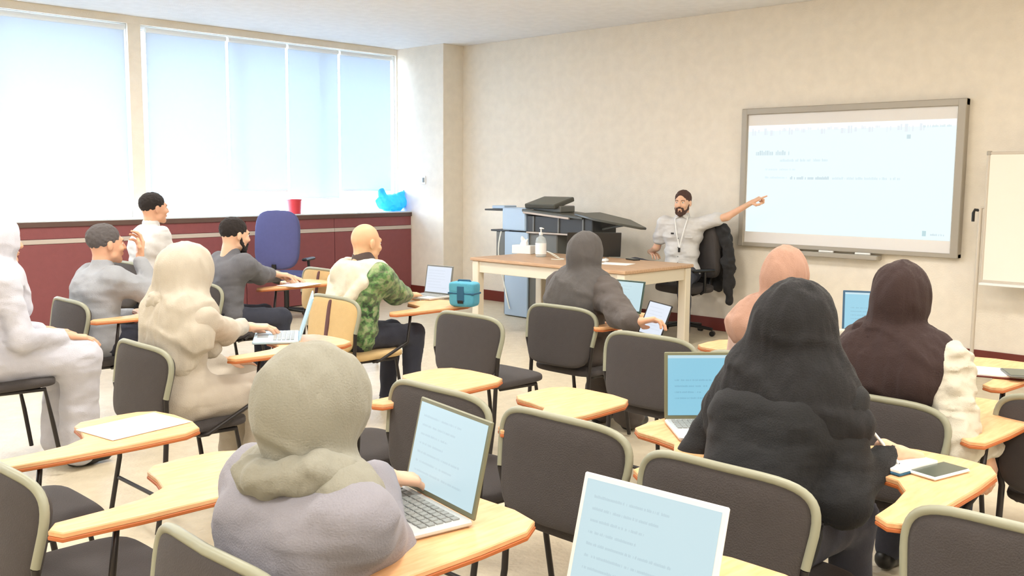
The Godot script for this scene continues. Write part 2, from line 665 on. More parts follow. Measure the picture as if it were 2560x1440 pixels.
func build_room() -> void:
	slab_box("floor", Vector3(-0.3, -0.1, -0.3), Vector3(ROOM_X + 0.3, 0, ROOM_Z + 0.3), M.floor, "pale beige vinyl classroom floor")
	slab_box("ceiling", Vector3(-0.3, CEILING, -0.3), Vector3(ROOM_X + 0.3, CEILING + 0.12, ROOM_Z + 0.3), M.ceiling, "plain white ceiling")
	slab_box("wall_front", Vector3(-0.3, 0, -0.2), Vector3(ROOM_X + 0.3, CEILING, 0), M.wall, "cream painted wall behind the presenter")
	slab_box("wall_back", Vector3(-0.3, 0, ROOM_Z), Vector3(ROOM_X + 0.3, CEILING, ROOM_Z + 0.2), M.wall)
	slab_box("wall_right", Vector3(ROOM_X, 0, 0), Vector3(ROOM_X + 0.2, CEILING, ROOM_Z), M.wall)
	# pier in the corner beside the windows
	slab_box("trim_1", Vector3(-0.1, 0, 0), Vector3(COLUMN_X, CEILING, COLUMN_Z), M.wall, "cream painted pier in the corner beside the window")
	# window wall: solid below the sill and above the heads, posts between
	var w := Shape.new()
	w.box(Vector3(0.0, 0.53, ROOM_Z * 0.5), Vector3(0.26, 1.06, ROOM_Z), 0.002)
	w.box(Vector3(0.0, 3.16, ROOM_Z * 0.5), Vector3(0.26, 0.08, ROOM_Z), 0.002)
	for z in [[0.0, 0.36], [3.80, 3.94], [7.75, 7.87], [10.7, ROOM_Z]]:
		w.box(Vector3(0.0, 2.09, (z[0] + z[1]) * 0.5), Vector3(0.26, 2.06, z[1] - z[0]), 0.002)
	struct("wall_left", w, M.wall, "wall with wide windows over maroon panelling")
	# skirting of the front wall
	var run := Node3D.new()
	run.name = "baseboard_front"
	add_child(run)
	run.set_meta("kind", "structure")
	run.set_meta("label", "maroon skirting board along the front wall")
	for s in [[COLUMN_X, 4.0], [4.0, 8.0], [8.0, ROOM_X]]:
		part("board", Shape.new().box(Vector3((s[0] + s[1]) * 0.5, 0.065, 0.01), Vector3(s[1] - s[0] - 0.003, 0.13, 0.02), 0.004), M.maroon_trim, run)
	part("board", Shape.new().box(Vector3((WALL_X + COLUMN_X) * 0.5, 0.065, COLUMN_Z + 0.01), Vector3(COLUMN_X - WALL_X, 0.13, 0.02), 0.004), M.maroon_trim, run)
	part("board", Shape.new().box(Vector3(COLUMN_X + 0.01, 0.065, COLUMN_Z * 0.5), Vector3(0.02, 0.13, COLUMN_Z), 0.004), M.maroon_trim, run)
	# panelling under the windows
	var p := Node3D.new()
	p.name = "trim_2"
	add_child(p)
	p.set_meta("kind", "structure")
	p.set_meta("label", "maroon panelled casing under the windows with a pale rail")
	var z0 := COLUMN_Z
	var n := 0
	while z0 < 10.4:
		var z1: float = minf(z0 + 1.22, ROOM_Z)
		part("panel", Shape.new().box(Vector3(WALL_X - 0.012, 0.44, (z0 + z1) * 0.5), Vector3(0.024, 0.86, z1 - z0 - 0.008), 0.003), M.maroon, p)
		part("upper_panel", Shape.new().box(Vector3(WALL_X - 0.014, 0.99, (z0 + z1) * 0.5), Vector3(0.02, 0.14, z1 - z0 - 0.006), 0.003), M.maroon, p)
		part("rail", Shape.new().box(Vector3(WALL_X - 0.008, 0.895, (z0 + z1) * 0.5), Vector3(0.022, 0.045, z1 - z0 - 0.004), 0.003), M.rail, p)
		z0 = z1
		n += 1
	part("backing", Shape.new().box(Vector3(0.25, 0.52, (COLUMN_Z + ROOM_Z) * 0.5), Vector3(0.24, 1.04, ROOM_Z - COLUMN_Z), 0.002), M.brown_top, p)
	part("ledge", Shape.new().box(Vector3(0.265, 1.08, (COLUMN_Z + ROOM_Z) * 0.5), Vector3(0.29, 0.04, ROOM_Z - COLUMN_Z), 0.005), M.sill, p, "pale window ledge")
	part("ledge_edge", Shape.new().box(Vector3(0.405, 1.062, (COLUMN_Z + ROOM_Z) * 0.5), Vector3(0.016, 0.05, ROOM_Z - COLUMN_Z), 0.003), M.brown_top, p)
	# windows
	var k := 1
	for z in [[0.36, 3.80], [3.94, 7.75], [7.87, 10.7]]:
		var o := Node3D.new()
		o.name = "window_%d" % k
		add_child(o)
		o.set_meta("kind", "structure")
		o.set_meta("label", "wide white framed window above the maroon panelling")
		var f := Shape.new()
		var a: float = z[0]
		var b: float = z[1]
		f.box(Vector3(0.06, 1.085, (a + b) * 0.5), Vector3(0.07, 0.05, b - a), 0.006)
		f.box(Vector3(0.06, 3.095, (a + b) * 0.5), Vector3(0.07, 0.05, b - a), 0.006)
		for e in [a + 0.025, b - 0.025]:
			f.box(Vector3(0.06, 2.09, e), Vector3(0.07, 1.96, 0.05), 0.006)
		part("window_frame", f, M.white_frame, o)
		part("transom", Shape.new().box(Vector3(0.06, 1.27, (a + b) * 0.5), Vector3(0.05, 0.035, b - a - 0.1), 0.005), M.white_frame, o)
		for i in 3:
			var za: float = a + 0.05 + (b - a - 0.1) * i / 3.0
			var zb: float = a + 0.05 + (b - a - 0.1) * (i + 1) / 3.0
			part("pane", Shape.new().box(Vector3(0.05, 2.17, (za + zb) * 0.5), Vector3(0.006, 1.76, zb - za - 0.03), 0.001), M.pane, o)
			part("pane", Shape.new().box(Vector3(0.05, 1.18, (za + zb) * 0.5), Vector3(0.006, 0.14, zb - za - 0.03), 0.001), M.pane, o)
			if i:
				part("mullion", Shape.new().box(Vector3(0.06, 2.09, za), Vector3(0.044, 1.95, 0.035), 0.005), M.white_frame, o)
		k += 1
	# roller blinds: wide ones pulled down, two narrower ones stopping higher
	var blinds := [[0.46, 1.27, 1.37], [1.29, 2.02, 1.28], [2.04, 2.80, 1.37], [2.82, 3.76, 1.28], [3.98, 5.95, 1.30], [5.97, 7.70, 1.28], [7.90, 10.65, 1.28]]
	var names := ["pale blue roller blind above the blue plastic bag", "narrow pale blue roller blind above the red tumbler", "pale blue roller blind stopping short above the navy office chair", "pale blue roller blind lowered to the window rail beside the post", "pale blue roller blind behind the man in the white shirt", "pale blue roller blind in the middle of the second window", "wide pale blue roller blind over the last window"]
	for i in blinds.size():
		var bl: Array = blinds[i]
		var o := thing("roller_blind", names[i], "blind", Vector3(0.14, 0, (bl[0] + bl[1]) * 0.5), 0, "roller blinds on the window wall")
		var wide: float = bl[1] - bl[0]
		part("fabric", Shape.new().box(Vector3(0, (bl[2] + 3.05) * 0.5, 0), Vector3(0.004, 3.05 - bl[2], wide - 0.01), 0.001), M.blind, o)
		part("roller", Shape.new().tube([Vector3(0, 3.07, -wide * 0.5 + 0.004), Vector3(0, 3.07, wide * 0.5 - 0.004)], 0.028, 12), M.white_frame, o)
		part("bottom_bar", Shape.new().box(Vector3(0, bl[2], 0), Vector3(0.014, 0.022, wide - 0.012), 0.004), M.white_frame, o)
	# chain of the first blind
	var sw := thing("wall_switch", "small grey wall switch on the cream corner pier", "switch", on_z(1060, 450, COLUMN_Z))
	part("plate", Shape.new().box(Vector3(0, 0, 0.005), Vector3(0.07, 0.11, 0.01), 0.003), M.white_plastic, sw)
	part("rocker", Shape.new().box(Vector3(0, 0, 0.013), Vector3(0.035, 0.06, 0.008), 0.003), M.grey_plastic, sw)

func build_lamps() -> void:
	var i := 0
	for x in [2.6, 5.6, 8.6, 11.2]:
		for z in [3.7, 6.3, 8.9]:
			var o := thing("ceiling_light", "square white ceiling light panel in the plain ceiling", "ceiling light", Vector3(x, CEILING, z), 0, "ceiling light panels")
			part("trim", Shape.new().box(Vector3(0, -0.012, 0), Vector3(0.66, 0.024, 0.66), 0.004), M.lamp_trim, o)
			part("diffuser", Shape.new().box(Vector3(0, -0.027, 0), Vector3(0.60, 0.008, 0.60), 0.002), M.lamp, o)
			var l := AreaLight3D.new()
			l.name = "lamp_light"
			l.area_size = Vector2(0.58, 0.58)
			l.light_color = Color(1.0, 0.985, 0.96)
			l.light_energy = LAMP_ENERGY
			l.shadow_enabled = true
			l.set("area_range", 30.0)
			o.add_child(l)
			l.position = Vector3(0, -0.04, 0)
			l.rotation_degrees = Vector3(-90, 0, 0)
			i += 1

# ------------------------------------------------------------------ furniture
func tablet_outline(grow := 0.0) -> PackedVector2Array:
	# paddle: narrow arm behind, broad writing surface in front, in metres about its own middle
	var c := PackedVector2Array()
	var pts := [Vector2(0.15, 0.36), Vector2(0.115, 0.375), Vector2(0.08, 0.35), Vector2(0.075, 0.24), Vector2(0.06, 0.15), Vector2(0.02, 0.09), Vector2(-0.05, 0.07), Vector2(-0.12, 0.06), Vector2(-0.155, 0.03),
		Vector2(-0.165, -0.05), Vector2(-0.16, -0.14), Vector2(-0.13, -0.185), Vector2(-0.05, -0.205), Vector2(0.06, -0.205), Vector2(0.135, -0.185), Vector2(0.165, -0.13), Vector2(0.17, 0.0), Vector2(0.165, 0.2)]
	for p in pts:
		c.append(p * 1.18 + p.normalized() * grow)
	return c

func back_bend(p: Vector3) -> Vector3:
	# wrapped a little round the sitter, narrower towards the bottom
	var q := p
	q.x *= 1.0 - 0.10 * clampf(-p.y / 0.18, -1.0, 1.0)
	q.z -= q.x * q.x * 0.55
	return q

func tablet_chair(label: String, at: Vector3, turn := 0.0, pad := "black", tablet := Vector3(0.20, 0.70, -0.25), with_tablet := true) -> Node3D:
	var o := thing("tablet_chair", label, "chair", at, turn, "tablet arm chairs")
	var soft: Material = M.black_pad if pad == "black" else M.tan_pad
	part("seat", Shape.new().pad(Vector3(0, 0.435, -0.02), Vector3(0.46, 0.055, 0.42), 0.5, 0.35), soft, o)
	var tilt := Basis(Vector3.RIGHT, deg_to_rad(-9))
	var back := part("backrest", Shape.new().pad(Vector3(0, 0.635, 0.215), Vector3(0.50, 0.34, 0.05), 0.42, 0.45, tilt, 1, 10, 36), soft, o)
	if pad == "tan":
		part("stripe", Shape.new().pad(Vector3(0.02, 0.635, 0.232), Vector3(0.035, 0.32, 0.03), 0.5, 0.5, tilt), M.strip, back, "dark brown strip")
	# tube frame edging the back and running down as the rear legs
	var rim := []
	for i in 25:
		var a := PI * i / 24.0
		var q := back_bend(Vector3(0.254 * signf(cos(a)) * pow(absf(cos(a)), 0.42), -0.03 + 0.204 * pow(sin(a), 0.42), 0))
		rim.append(Vector3(0, 0.635, 0.225) + tilt * q)
	part("back_frame", Shape.new().tube(rim, 0.0125, 8), M.grey_tube, o, "grey tube edging the back")
	for s in [-1.0, 1.0]:
		part("leg", Shape.new().tube([rim[0 if s > 0 else 24], Vector3(s * 0.225, 0.47, 0.185), Vector3(s * 0.225, 0.25, 0.20), Vector3(s * 0.23, 0.012, 0.245)], 0.0115, 8), M.dark_tube, o)
		part("leg", Shape.new().tube([Vector3(s * 0.19, 0.41, 0.12), Vector3(s * 0.195, 0.40, -0.16), Vector3(s * 0.20, 0.22, -0.19), Vector3(s * 0.21, 0.012, -0.22)], 0.0115, 8), M.dark_tube, o)
	part("seat_rail", Shape.new().tube([Vector3(-0.195, 0.40, -0.14), Vector3(0.195, 0.40, -0.14)], 0.01, 8), M.dark_tube, o)
	part("stretcher", Shape.new().tube([Vector3(-0.205, 0.16, 0.215), Vector3(0.205, 0.16, 0.215)], 0.009, 8), M.dark_tube, o)
	if with_tablet:
		var top := Shape.new().slab(tablet_outline(), 0.003, 0.015, 0.003)
		var t := part("writing_tablet", top, M.tablet, o, "peach wood writing tablet")
		t.position = tablet
		part("edge_band", Shape.new().slab(tablet_outline(0.002), -0.006, 0.010, 0.002), M.tablet_edge, t, "orange brown edge")
		part("tablet_support", Shape.new().tube([Vector3(0.195, 0.40, 0.02), Vector3(0.27, 0.42, 0.02), Vector3(tablet.x + 0.13, 0.52, tablet.z + 0.30), Vector3(tablet.x + 0.135, tablet.y - 0.012, tablet.z + 0.28), Vector3(tablet.x + 0.06, tablet.y - 0.012, tablet.z)], 0.0105, 8), M.dark_tube, o)
	return o

func screen_picture(w: int, h: int, paper: Color, ink: Color, seed_: int, kind: String) -> ImageTexture:
	var im := Image.create(w, h, false, Image.FORMAT_RGB8)
	im.fill(paper)
	var r := RandomNumberGenerator.new()
	r.seed = seed_
	if kind == "slide":
		im.fill_rect(Rect2i(0, 0, w, int(h * 0.055)), Color(0.99, 0.99, 0.99))
		for i in 26:
			var x := int(w * (0.02 + 0.033 * i))
			words(im, x, int(h * 0.03), int(w * 0.022), int(h * (0.02 + 0.05 * r.randf())), paper.lerp(Color(0.80, 0.74, 0.78), 0.25), r)
		words(im, int(w * 0.86), int(h * 0.045), int(w * 0.12), int(h * 0.02), paper.lerp(ink, 0.22), r)
		im.fill_rect(Rect2i(int(w * 0.79), int(h * 0.12), int(w * 0.018), int(h * 0.035)), paper.lerp(ink, 0.28))
		words(im, int(w * 0.045), int(h * 0.235), int(w * 0.18), int(h * 0.045), paper.lerp(ink, 0.26), r)
		words(im, int(w * 0.17), int(h * 0.315), int(w * 0.26), int(h * 0.026), paper.lerp(ink, 0.16), r)
		words(im, int(w * 0.10), int(h * 0.40), int(w * 0.16), int(h * 0.02), paper.lerp(ink, 0.12), r)
		words(im, int(w * 0.10), int(h * 0.475), int(w * 0.12), int(h * 0.022), paper.lerp(ink, 0.14), r)
		words(im, int(w * 0.235), int(h * 0.475), int(w * 0.20), int(h * 0.028), paper.lerp(ink, 0.30), r)
		words(im, int(w * 0.45), int(h * 0.478), int(w * 0.32), int(h * 0.024), paper.lerp(ink, 0.16), r)
		im.fill_rect(Rect2i(int(w * 0.88), int(h * 0.925), int(w * 0.017), int(h * 0.045)), paper.lerp(Color(0.55, 0.72, 0.75), 0.5))
		words(im, int(w * 0.915), int(h * 0.945), int(w * 0.065), int(h * 0.018), paper.lerp(ink, 0.25), r)
	elif kind == "page":
		for i in 7:
			words(im, int(w * 0.08), int(h * (0.14 + 0.11 * i)), int(w * (0.35 + 0.45 * r.randf())), int(h * 0.03), paper.lerp(ink, 0.16), r)
	elif kind == "window":
		im.fill_rect(Rect2i(0, 0, w, int(h * 0.05)), paper.lerp(Color.WHITE, 0.5))
		for i in 4:
			words(im, int(w * 0.10), int(h * (0.40 + 0.10 * i)), int(w * (0.25 + 0.3 * r.randf())), int(h * 0.03), paper.lerp(ink, 0.2), r)
	return ImageTexture.create_from_image(im)

# a run of small strokes the way far lettering reads
func words(im: Image, x: int, y: int, w: int, h: int, c: Color, r: RandomNumberGenerator) -> void:
	var at := x
	while at < x + w:
		var wide := maxi(2, int(h * r.randf_range(0.18, 0.42)))
		if r.randf() < 0.14:
			at += int(h * 0.5)
			continue
		var low := 0 if r.randf() < 0.25 else int(h * 0.28)
		im.fill_rect(Rect2i(at, y + low, mini(wide, x + w - at), h - low), c)
		at += wide + maxi(1, int(h * 0.12))

func laptop(label: String, hinge: Vector3, turn: float, open := 105.0, wide := 0.32, deep := 0.22, body: Material = null, face: Material = null, bezel: Material = null) -> Node3D:
	# hinge: middle of the hinge on the surface; the user sits towards local +z
	var o := thing("laptop", label, "laptop", hinge, turn, "open laptops")
	if body == null:
		body = M.laptop_silver
	if bezel == null:
		bezel = body
	part("base", Shape.new().box(Vector3(0, 0.009, deep * 0.5), Vector3(wide, 0.016, deep), 0.005), body, o)
	var keys := Shape.new()
	for r in 5:
		for c in 13:
			keys.box(Vector3((c - 6) * wide * 0.068, 0.0185, deep * (0.14 + 0.095 * r)), Vector3(wide * 0.056, 0.004, deep * 0.075), 0.001)
	var kb := part("keyboard", keys, M.grey_plastic if body != M.black_plastic else M.lectern_grey, o)
	kb.set_meta("kind", "stuff")
	part("touchpad", Shape.new().box(Vector3(0, 0.0175, deep * 0.80), Vector3(wide * 0.32, 0.002, deep * 0.24), 0.0005), M.grey_plastic, o)
	var lid := Node3D.new()
	lid.name = "lid"
	o.add_child(lid)
	lid.position = Vector3(0, 0.014, 0)
	lid.rotation_degrees.x = -(open - 90.0)
	part("lid_shell", Shape.new().box(Vector3(0, deep * 0.5, -0.004), Vector3(wide, deep, 0.008), 0.003), bezel, lid)
	if face:
		var s := Shape.new()
		var x := wide * 0.5 - 0.011
		s.quad(Vector3(-x, 0.014, 0.0012), Vector3(x, 0.014, 0.0012), Vector3(x, deep - 0.011, 0.0012), Vector3(-x, deep - 0.011, 0.0012), Vector3(0, 0, 1))
		part("screen", s, face, lid)
	return o

func build_boards() -> void:
	# interactive board
	var tl := on_z(1859, 273, 0.05)
	var br := on_z(2397, 647, 0.05)
	var w := br.x - tl.x
	var h := tl.y - br.y
	var o := thing("interactive_board", "large interactive whiteboard showing a pale slide on the cream wall", "whiteboard", Vector3((tl.x + br.x) * 0.5, br.y, 0.0))
	part("panel", Shape.new().box(Vector3(0, h * 0.5, 0.03), Vector3(w - 0.03, h - 0.03, 0.05), 0.003), M.board_face, o)
	for f in [[Vector3(0, h - 0.03, 0.04), Vector3(w, 0.06, 0.075)], [Vector3(0, 0.02, 0.04), Vector3(w, 0.04, 0.075)], [Vector3(-w * 0.5 + 0.03, h * 0.5, 0.04), Vector3(0.06, h, 0.08)], [Vector3(w * 0.5 - 0.035, h * 0.5, 0.04), Vector3(0.07, h, 0.08)]]:
		part("frame", Shape.new().box(f[0], f[1], 0.006), M.board_frame, o)
	var s := Shape.new()
	var x0 := -w * 0.5 + 0.07
	var x1 := w * 0.5 - 0.08
	s.quad(Vector3(x0, 0.145, 0.0565), Vector3(x1, 0.145, 0.0565), Vector3(x1, h - 0.165, 0.0565), Vector3(x0, h - 0.165, 0.0565), Vector3(0, 0, 1))
	part("screen", s, glow(Color.WHITE, 1.02, screen_picture(1536, 860, Color(0.925, 0.985, 0.995), Color(0.45, 0.55, 0.60), 4, "slide")), o, "projected slide with faint lines of text")
	part("pen_tray", Shape.new().box(Vector3(-0.12, -0.035, 0.085), Vector3(1.02, 0.045, 0.11), 0.008), M.board_frame, o)
	for px in [-0.52, -0.18, 0.17]:
		part("pen", Shape.new().tube([Vector3(px, -0.004, 0.10), Vector3(px + 0.14, -0.004, 0.10)], 0.010, 8), M.white_plastic, o)
	var l := AreaLight3D.new()
	l.name = "screen_light"
	l.area_size = Vector2(w - 0.2, h - 0.35)
	l.light_color = Color(0.90, 0.98, 1.0)
	l.light_energy = 0.5
	l.shadow_enabled = true
	o.add_child(l)
	l.position = Vector3(0, h * 0.5, 0.10)
	l.rotation_degrees = Vector3(0, 180, 0)
	# mobile whiteboard on a stand
	var z := 0.28
	var a := on_z(2474, 383, z)
	var b := on_z(2450, 703, z)
	var m := thing("mobile_whiteboard", "white mobile whiteboard on a tube stand beside the interactive board", "whiteboard", Vector3(a.x, 0, z))
	var ww := 1.25
	var y0 := b.y
	var y1 := a.y
	part("panel", Shape.new().box(Vector3(ww * 0.5, (y0 + y1) * 0.5, 0), Vector3(ww, y1 - y0, 0.02), 0.003), M.whiteboard, m)
	for f in [[Vector3(ww * 0.5, y1, 0), Vector3(ww, 0.022, 0.03)], [Vector3(ww * 0.5, y0, 0), Vector3(ww, 0.03, 0.035)], [Vector3(0, (y0 + y1) * 0.5, 0), Vector3(0.022, y1 - y0, 0.03)], [Vector3(ww, (y0 + y1) * 0.5, 0), Vector3(0.022, y1 - y0, 0.03)]]:
		part("frame", Shape.new().box(f[0], f[1], 0.005), M.stand, m)
	for c in [[0, y1], [ww, y1]]:
		part("corner_cap", Shape.new().box(Vector3(c[0], c[1], 0), Vector3(0.034, 0.034, 0.036), 0.005), M.board_frame, m)
	part("ledge", Shape.new().box(Vector3(ww * 0.5, y0 - 0.015, 0.035), Vector3(ww, 0.02, 0.07), 0.004), M.white_plastic, m)
	for x in [-0.045, ww + 0.045]:
		part("post", Shape.new().tube([Vector3(x, 0.06, -0.01), Vector3(x, 1.33, -0.01)], 0.015, 10), M.stand, m)
		part("foot", Shape.new().box(Vector3(x, 0.045, 0.0), Vector3(0.035, 0.03, 0.46), 0.006), M.stand, m)
		part("bracket", Shape.new().tube([Vector3(x, 1.33, -0.01), Vector3(x + (0.05 if x < 0.1 else -0.05), 1.34, -0.01)], 0.009, 8), M.stand, m)
		for e in [-0.2, 0.2]:
			part("caster", Shape.new().lathe([Vector2(0.004, 0), Vector2(0.022, 0.004), Vector2(0.022, 0.026), Vector2(0.004, 0.03)], Vector3(x, 0, e), 12), M.black_plastic, m)
	part("clamp_knob", Shape.new().tube([Vector3(-0.045, 1.31, -0.01), Vector3(-0.085, 1.315, 0.0), Vector3(-0.095, 1.29, 0.0), Vector3(-0.095, 1.22, 0.0)], 0.012, 8), M.black_plastic, m, "black clamp")

func build_desk() -> void:
	var o := thing("teacher_desk", "long wood topped teacher desk with cream legs and aprons", "desk", Vector3(4.12, 0, 1.42))
	var x0 := -0.88
	var x1 := 1.05
	var z0 := -0.50
	var z1 := 0.55
	part("tabletop", Shape.new().box(Vector3((x0 + x1) * 0.5, 0.745, (z0 + z1) * 0.5), Vector3(x1 - x0, 0.03, z1 - z0), 0.006), M.desk_top, o)
	var ax := 0.05
	for s in [z0 + ax, z1 - ax]:
		part("apron", Shape.new().box(Vector3((x0 + x1) * 0.5, 0.67, s), Vector3(x1 - x0 - 0.16, 0.11, 0.03), 0.003), M.desk_frame, o)
	for s in [x0 + ax, x1 - ax]:
		part("apron", Shape.new().box(Vector3(s, 0.67, (z0 + z1) * 0.5), Vector3(0.03, 0.11, z1 - z0 - 0.16), 0.003), M.desk_frame, o)
	for x in [x0 + ax + 0.01, x1 - ax - 0.01]:
		for z in [z0 + ax + 0.01, z1 - ax - 0.01]:
			part("leg", Shape.new().box(Vector3(x, 0.364, z), Vector3(0.085, 0.728, 0.085), 0.006), M.desk_frame, o)

func build_lectern() -> void:
	var o := thing("lectern", "grey teaching lectern with a blue grey front and fold out dark shelves behind the desk", "lectern", Vector3(2.55, 0, 0.36))
	# local x along the wall, z towards the room
	part("cabinet", Shape.new().box(Vector3(0.42, 0.48, 0.24), Vector3(0.80, 0.94, 0.42), 0.01), M.lectern_grey, o)
	part("plinth", Shape.new().box(Vector3(0.42, 0.02, 0.24), Vector3(0.74, 0.04, 0.36), 0.004), M.black_plastic, o)
	part("front_panel", Shape.new().box(Vector3(0.24, 0.48, 0.465), Vector3(0.36, 0.94, 0.03), 0.008), M.lectern_panel, o, "blue grey front panel")
	part("speaker_box", Shape.new().box(Vector3(0.20, 1.09, 0.36), Vector3(0.36, 0.25, 0.24), 0.012), M.lectern_panel, o, "pale blue grey box")
	part("shelf", Shape.new().box(Vector3(-0.12, 1.185, 0.32), Vector3(0.30, 0.018, 0.30), 0.004), M.lectern_dark, o)
	part("bookend", Shape.new().box(Vector3(-0.10, 1.215, 0.32), Vector3(0.20, 0.035, 0.20), 0.006), M.lectern_panel, o)
	part("side_cabinet", Shape.new().box(Vector3(-0.06, 0.78, 0.25), Vector3(0.20, 0.32, 0.28), 0.006), M.lectern_grey, o)
	part("side_cap", Shape.new().box(Vector3(-0.08, 0.95, 0.25), Vector3(0.30, 0.02, 0.32), 0.004), M.lectern_dark, o)
	for y in [0.3, 0.6]:
		part("side_bracket", Shape.new().box(Vector3(-0.02, y, 0.25), Vector3(0.10, 0.03, 0.20), 0.004), M.lectern_grey, o)
	part("equipment_bay", Shape.new().box(Vector3(0.86, 1.05, 0.27), Vector3(0.92, 0.18, 0.40), 0.008), M.lectern_dark, o)
	for x in [0.50, 0.86, 1.2]:
		part("bay_divider", Shape.new().box(Vector3(x, 1.05, 0.476), Vector3(0.02, 0.17, 0.012), 0.002), M.lectern_grey, o)
	part("bay_lip", Shape.new().box(Vector3(0.80, 0.955, 0.44), Vector3(0.80, 0.018, 0.10), 0.004), M.rail, o)
	part("bay_leg", Shape.new().box(Vector3(1.22, 0.48, 0.16), Vector3(0.08, 0.96, 0.10), 0.004), M.lectern_grey, o)
	# deck over the bay and its pale front lip, slightly falling towards the presenter
	var tilt := Basis(Vector3(0, 0, 1), deg_to_rad(-4))
	part("deck", Shape.new().box(Vector3(0.78, 1.165, 0.28), Vector3(0.86, 0.03, 0.46), 0.006, tilt), M.lectern_top, o)
	part("deck_lip", Shape.new().box(Vector3(0.70, 1.150, 0.50), Vector3(0.66, 0.022, 0.03), 0.004, tilt), M.rail, o)
	# tilted control screen lying on the deck
	part("control_screen", Shape.new().box(Vector3(0.57, 1.28, 0.30), Vector3(0.44, 0.05, 0.34), 0.010, Basis(Vector3(1, 0, 0), deg_to_rad(14)) ), M.lectern_top, o)
	part("screen_riser", Shape.new().box(Vector3(0.62, 1.215, 0.28), Vector3(0.40, 0.07, 0.24), 0.008), M.lectern_grey, o)
	# swung out wing, tapering and falling towards its tip
	var wing := PackedVector2Array([Vector2(0.0, -0.20), Vector2(0.0, 0.22), Vector2(0.30, 0.26), Vector2(0.78, 0.10), Vector2(0.80, 0.04), Vector2(0.42, -0.20)])
	var ws := part("wing_shelf", Shape.new().slab(wing, -0.012, 0.024, 0.005), M.lectern_top, o)
	ws.position = Vector3(1.10, 1.175, 0.28)
	ws.rotation_degrees.z = -9.0
	part("wing_strut", Shape.new().tube([Vector3(1.20, 1.00, 0.30), Vector3(1.62, 1.08, 0.30)], 0.014, 8), M.lectern_grey, o)
	# white cable hanging down the front
	var c := []
	for i in 14:
		var t := i / 13.0
		c.append(Vector3(0.03 - 0.05 * sin(t * 3.0) + 0.16 * t * t, 0.95 - 0.86 * t, 0.50 + 0.02 * sin(t * 7.0)))
	part("cable", Shape.new().tube(c, 0.008, 6), M.cable, o, "white hanging cable")

func build_desk_things() -> void:
	var top := 0.76
	var tb := thing("tissue_box", "white tissue box with a pulled tissue on the teacher desk", "tissue box", on_level(1310, 634, top), 0.2)
	part("box", Shape.new().box(Vector3(0, 0.045, 0), Vector3(0.23, 0.09, 0.12), 0.006), M.white_plastic, tb)
	var tuft := Body.new()
	tuft.cap(Vector3(0, 0.09, 0), Vector3(-0.02, 0.17, 0.01), 0.045, 0.012, 0.02).cap(Vector3(0.01, 0.09, 0), Vector3(0.04, 0.15, 0), 0.03, 0.008, 0.02)
	tuft.folds = fold_noise(7, 22.0)
	tuft.fold_size = 0.012
	part("tissue", tuft.build(0.008), M.paper, tb)
	var sb := thing("sanitizer_bottle", "tall clear pump bottle of hand sanitizer on the teacher desk", "bottle", on_level(1352, 642, top))
	part("bottle", Shape.new().lathe([Vector2(0.0, 0), Vector2(0.05, 0.0), Vector2(0.055, 0.01), Vector2(0.055, 0.16), Vector2(0.045, 0.19), Vector2(0.018, 0.21), Vector2(0.018, 0.225), Vector2(0, 0.225)], Vector3()), M.glass, sb)
	part("label", Shape.new().lathe([Vector2(0.0562, 0.03), Vector2(0.0562, 0.14)], Vector3()), M.paper, sb)
	part("pump", Shape.new().lathe([Vector2(0.02, 0.222), Vector2(0.02, 0.245), Vector2(0.007, 0.247), Vector2(0.007, 0.28), Vector2(0.016, 0.282), Vector2(0.014, 0.295), Vector2(0, 0.295)], Vector3()).tube([Vector3(0, 0.287, 0), Vector3(0.045, 0.285, 0.01)], 0.006, 6), M.white_plastic, sb)
	# laptop of the presenter, its dark back towards the class
	laptop("dark laptop on the teacher desk turned away from the class", on_level(1484, 642, top), deg_to_rad(222), 108.0, 0.54, 0.25, M.lectern_dark, glow(Color.WHITE, 0.7, screen_picture(256, 160, Color(0.85, 0.92, 0.96), Color(0.4, 0.5, 0.55), 9, "page")))
	var mo := thing("computer_mouse", "small white mouse beside the dark laptop on the desk", "mouse", on_level(1512, 655, top), 0.3)
	part("shell", Shape.new().pad(Vector3(0, 0.016, 0), Vector3(0.065, 0.105, 0.034), 0.8, 0.8, Basis(Vector3.RIGHT, PI / 2)), M.white_plastic, mo)
	part("wheel", Shape.new().tube([Vector3(-0.005, 0.032, -0.025), Vector3(0.005, 0.032, -0.025)], 0.007, 8), M.grey_plastic, mo)
	var sp := thing("paper_sheet", "white sheet of paper lying on the teacher desk", "paper", on_level(1540, 660, top), 0.25)
	part("sheet", Shape.new().box(Vector3(0, 0.002, 0), Vector3(0.30, 0.003, 0.21), 0.001), M.paper, sp)
	var ph := thing("phone", "dark phone beside the presenter's resting hand", "phone", on_level(1582, 650, top), 1.2)
	part("body", Shape.new().box(Vector3(0, 0.006, 0), Vector3(0.075, 0.010, 0.155), 0.004), M.black_plastic, ph)
	part("glass", Shape.new().box(Vector3(0, 0.0115, 0), Vector3(0.068, 0.001, 0.147), 0.0003), M.phone, ph)
	var cd := thing("coiled_cable", "thin white cable curled on the desk by the pump bottle", "cable", on_level(1384, 648, top))
	var c := []
	for i in 26:
		var a := i / 25.0 * TAU * 1.3
		c.append(Vector3(0.09 * cos(a) + 0.002 * i, 0.006 + 0.07 * maxf(0.0, sin(a * 0.7)), 0.06 * sin(a)))
	part("wire", Shape.new().tube(c, 0.004, 6), M.cable, cd)

func fold_noise(seed_: int, freq: float) -> FastNoiseLite:
	var f := FastNoiseLite.new()
	f.seed = seed_
	f.frequency = freq
	f.fractal_octaves = 2
	return f

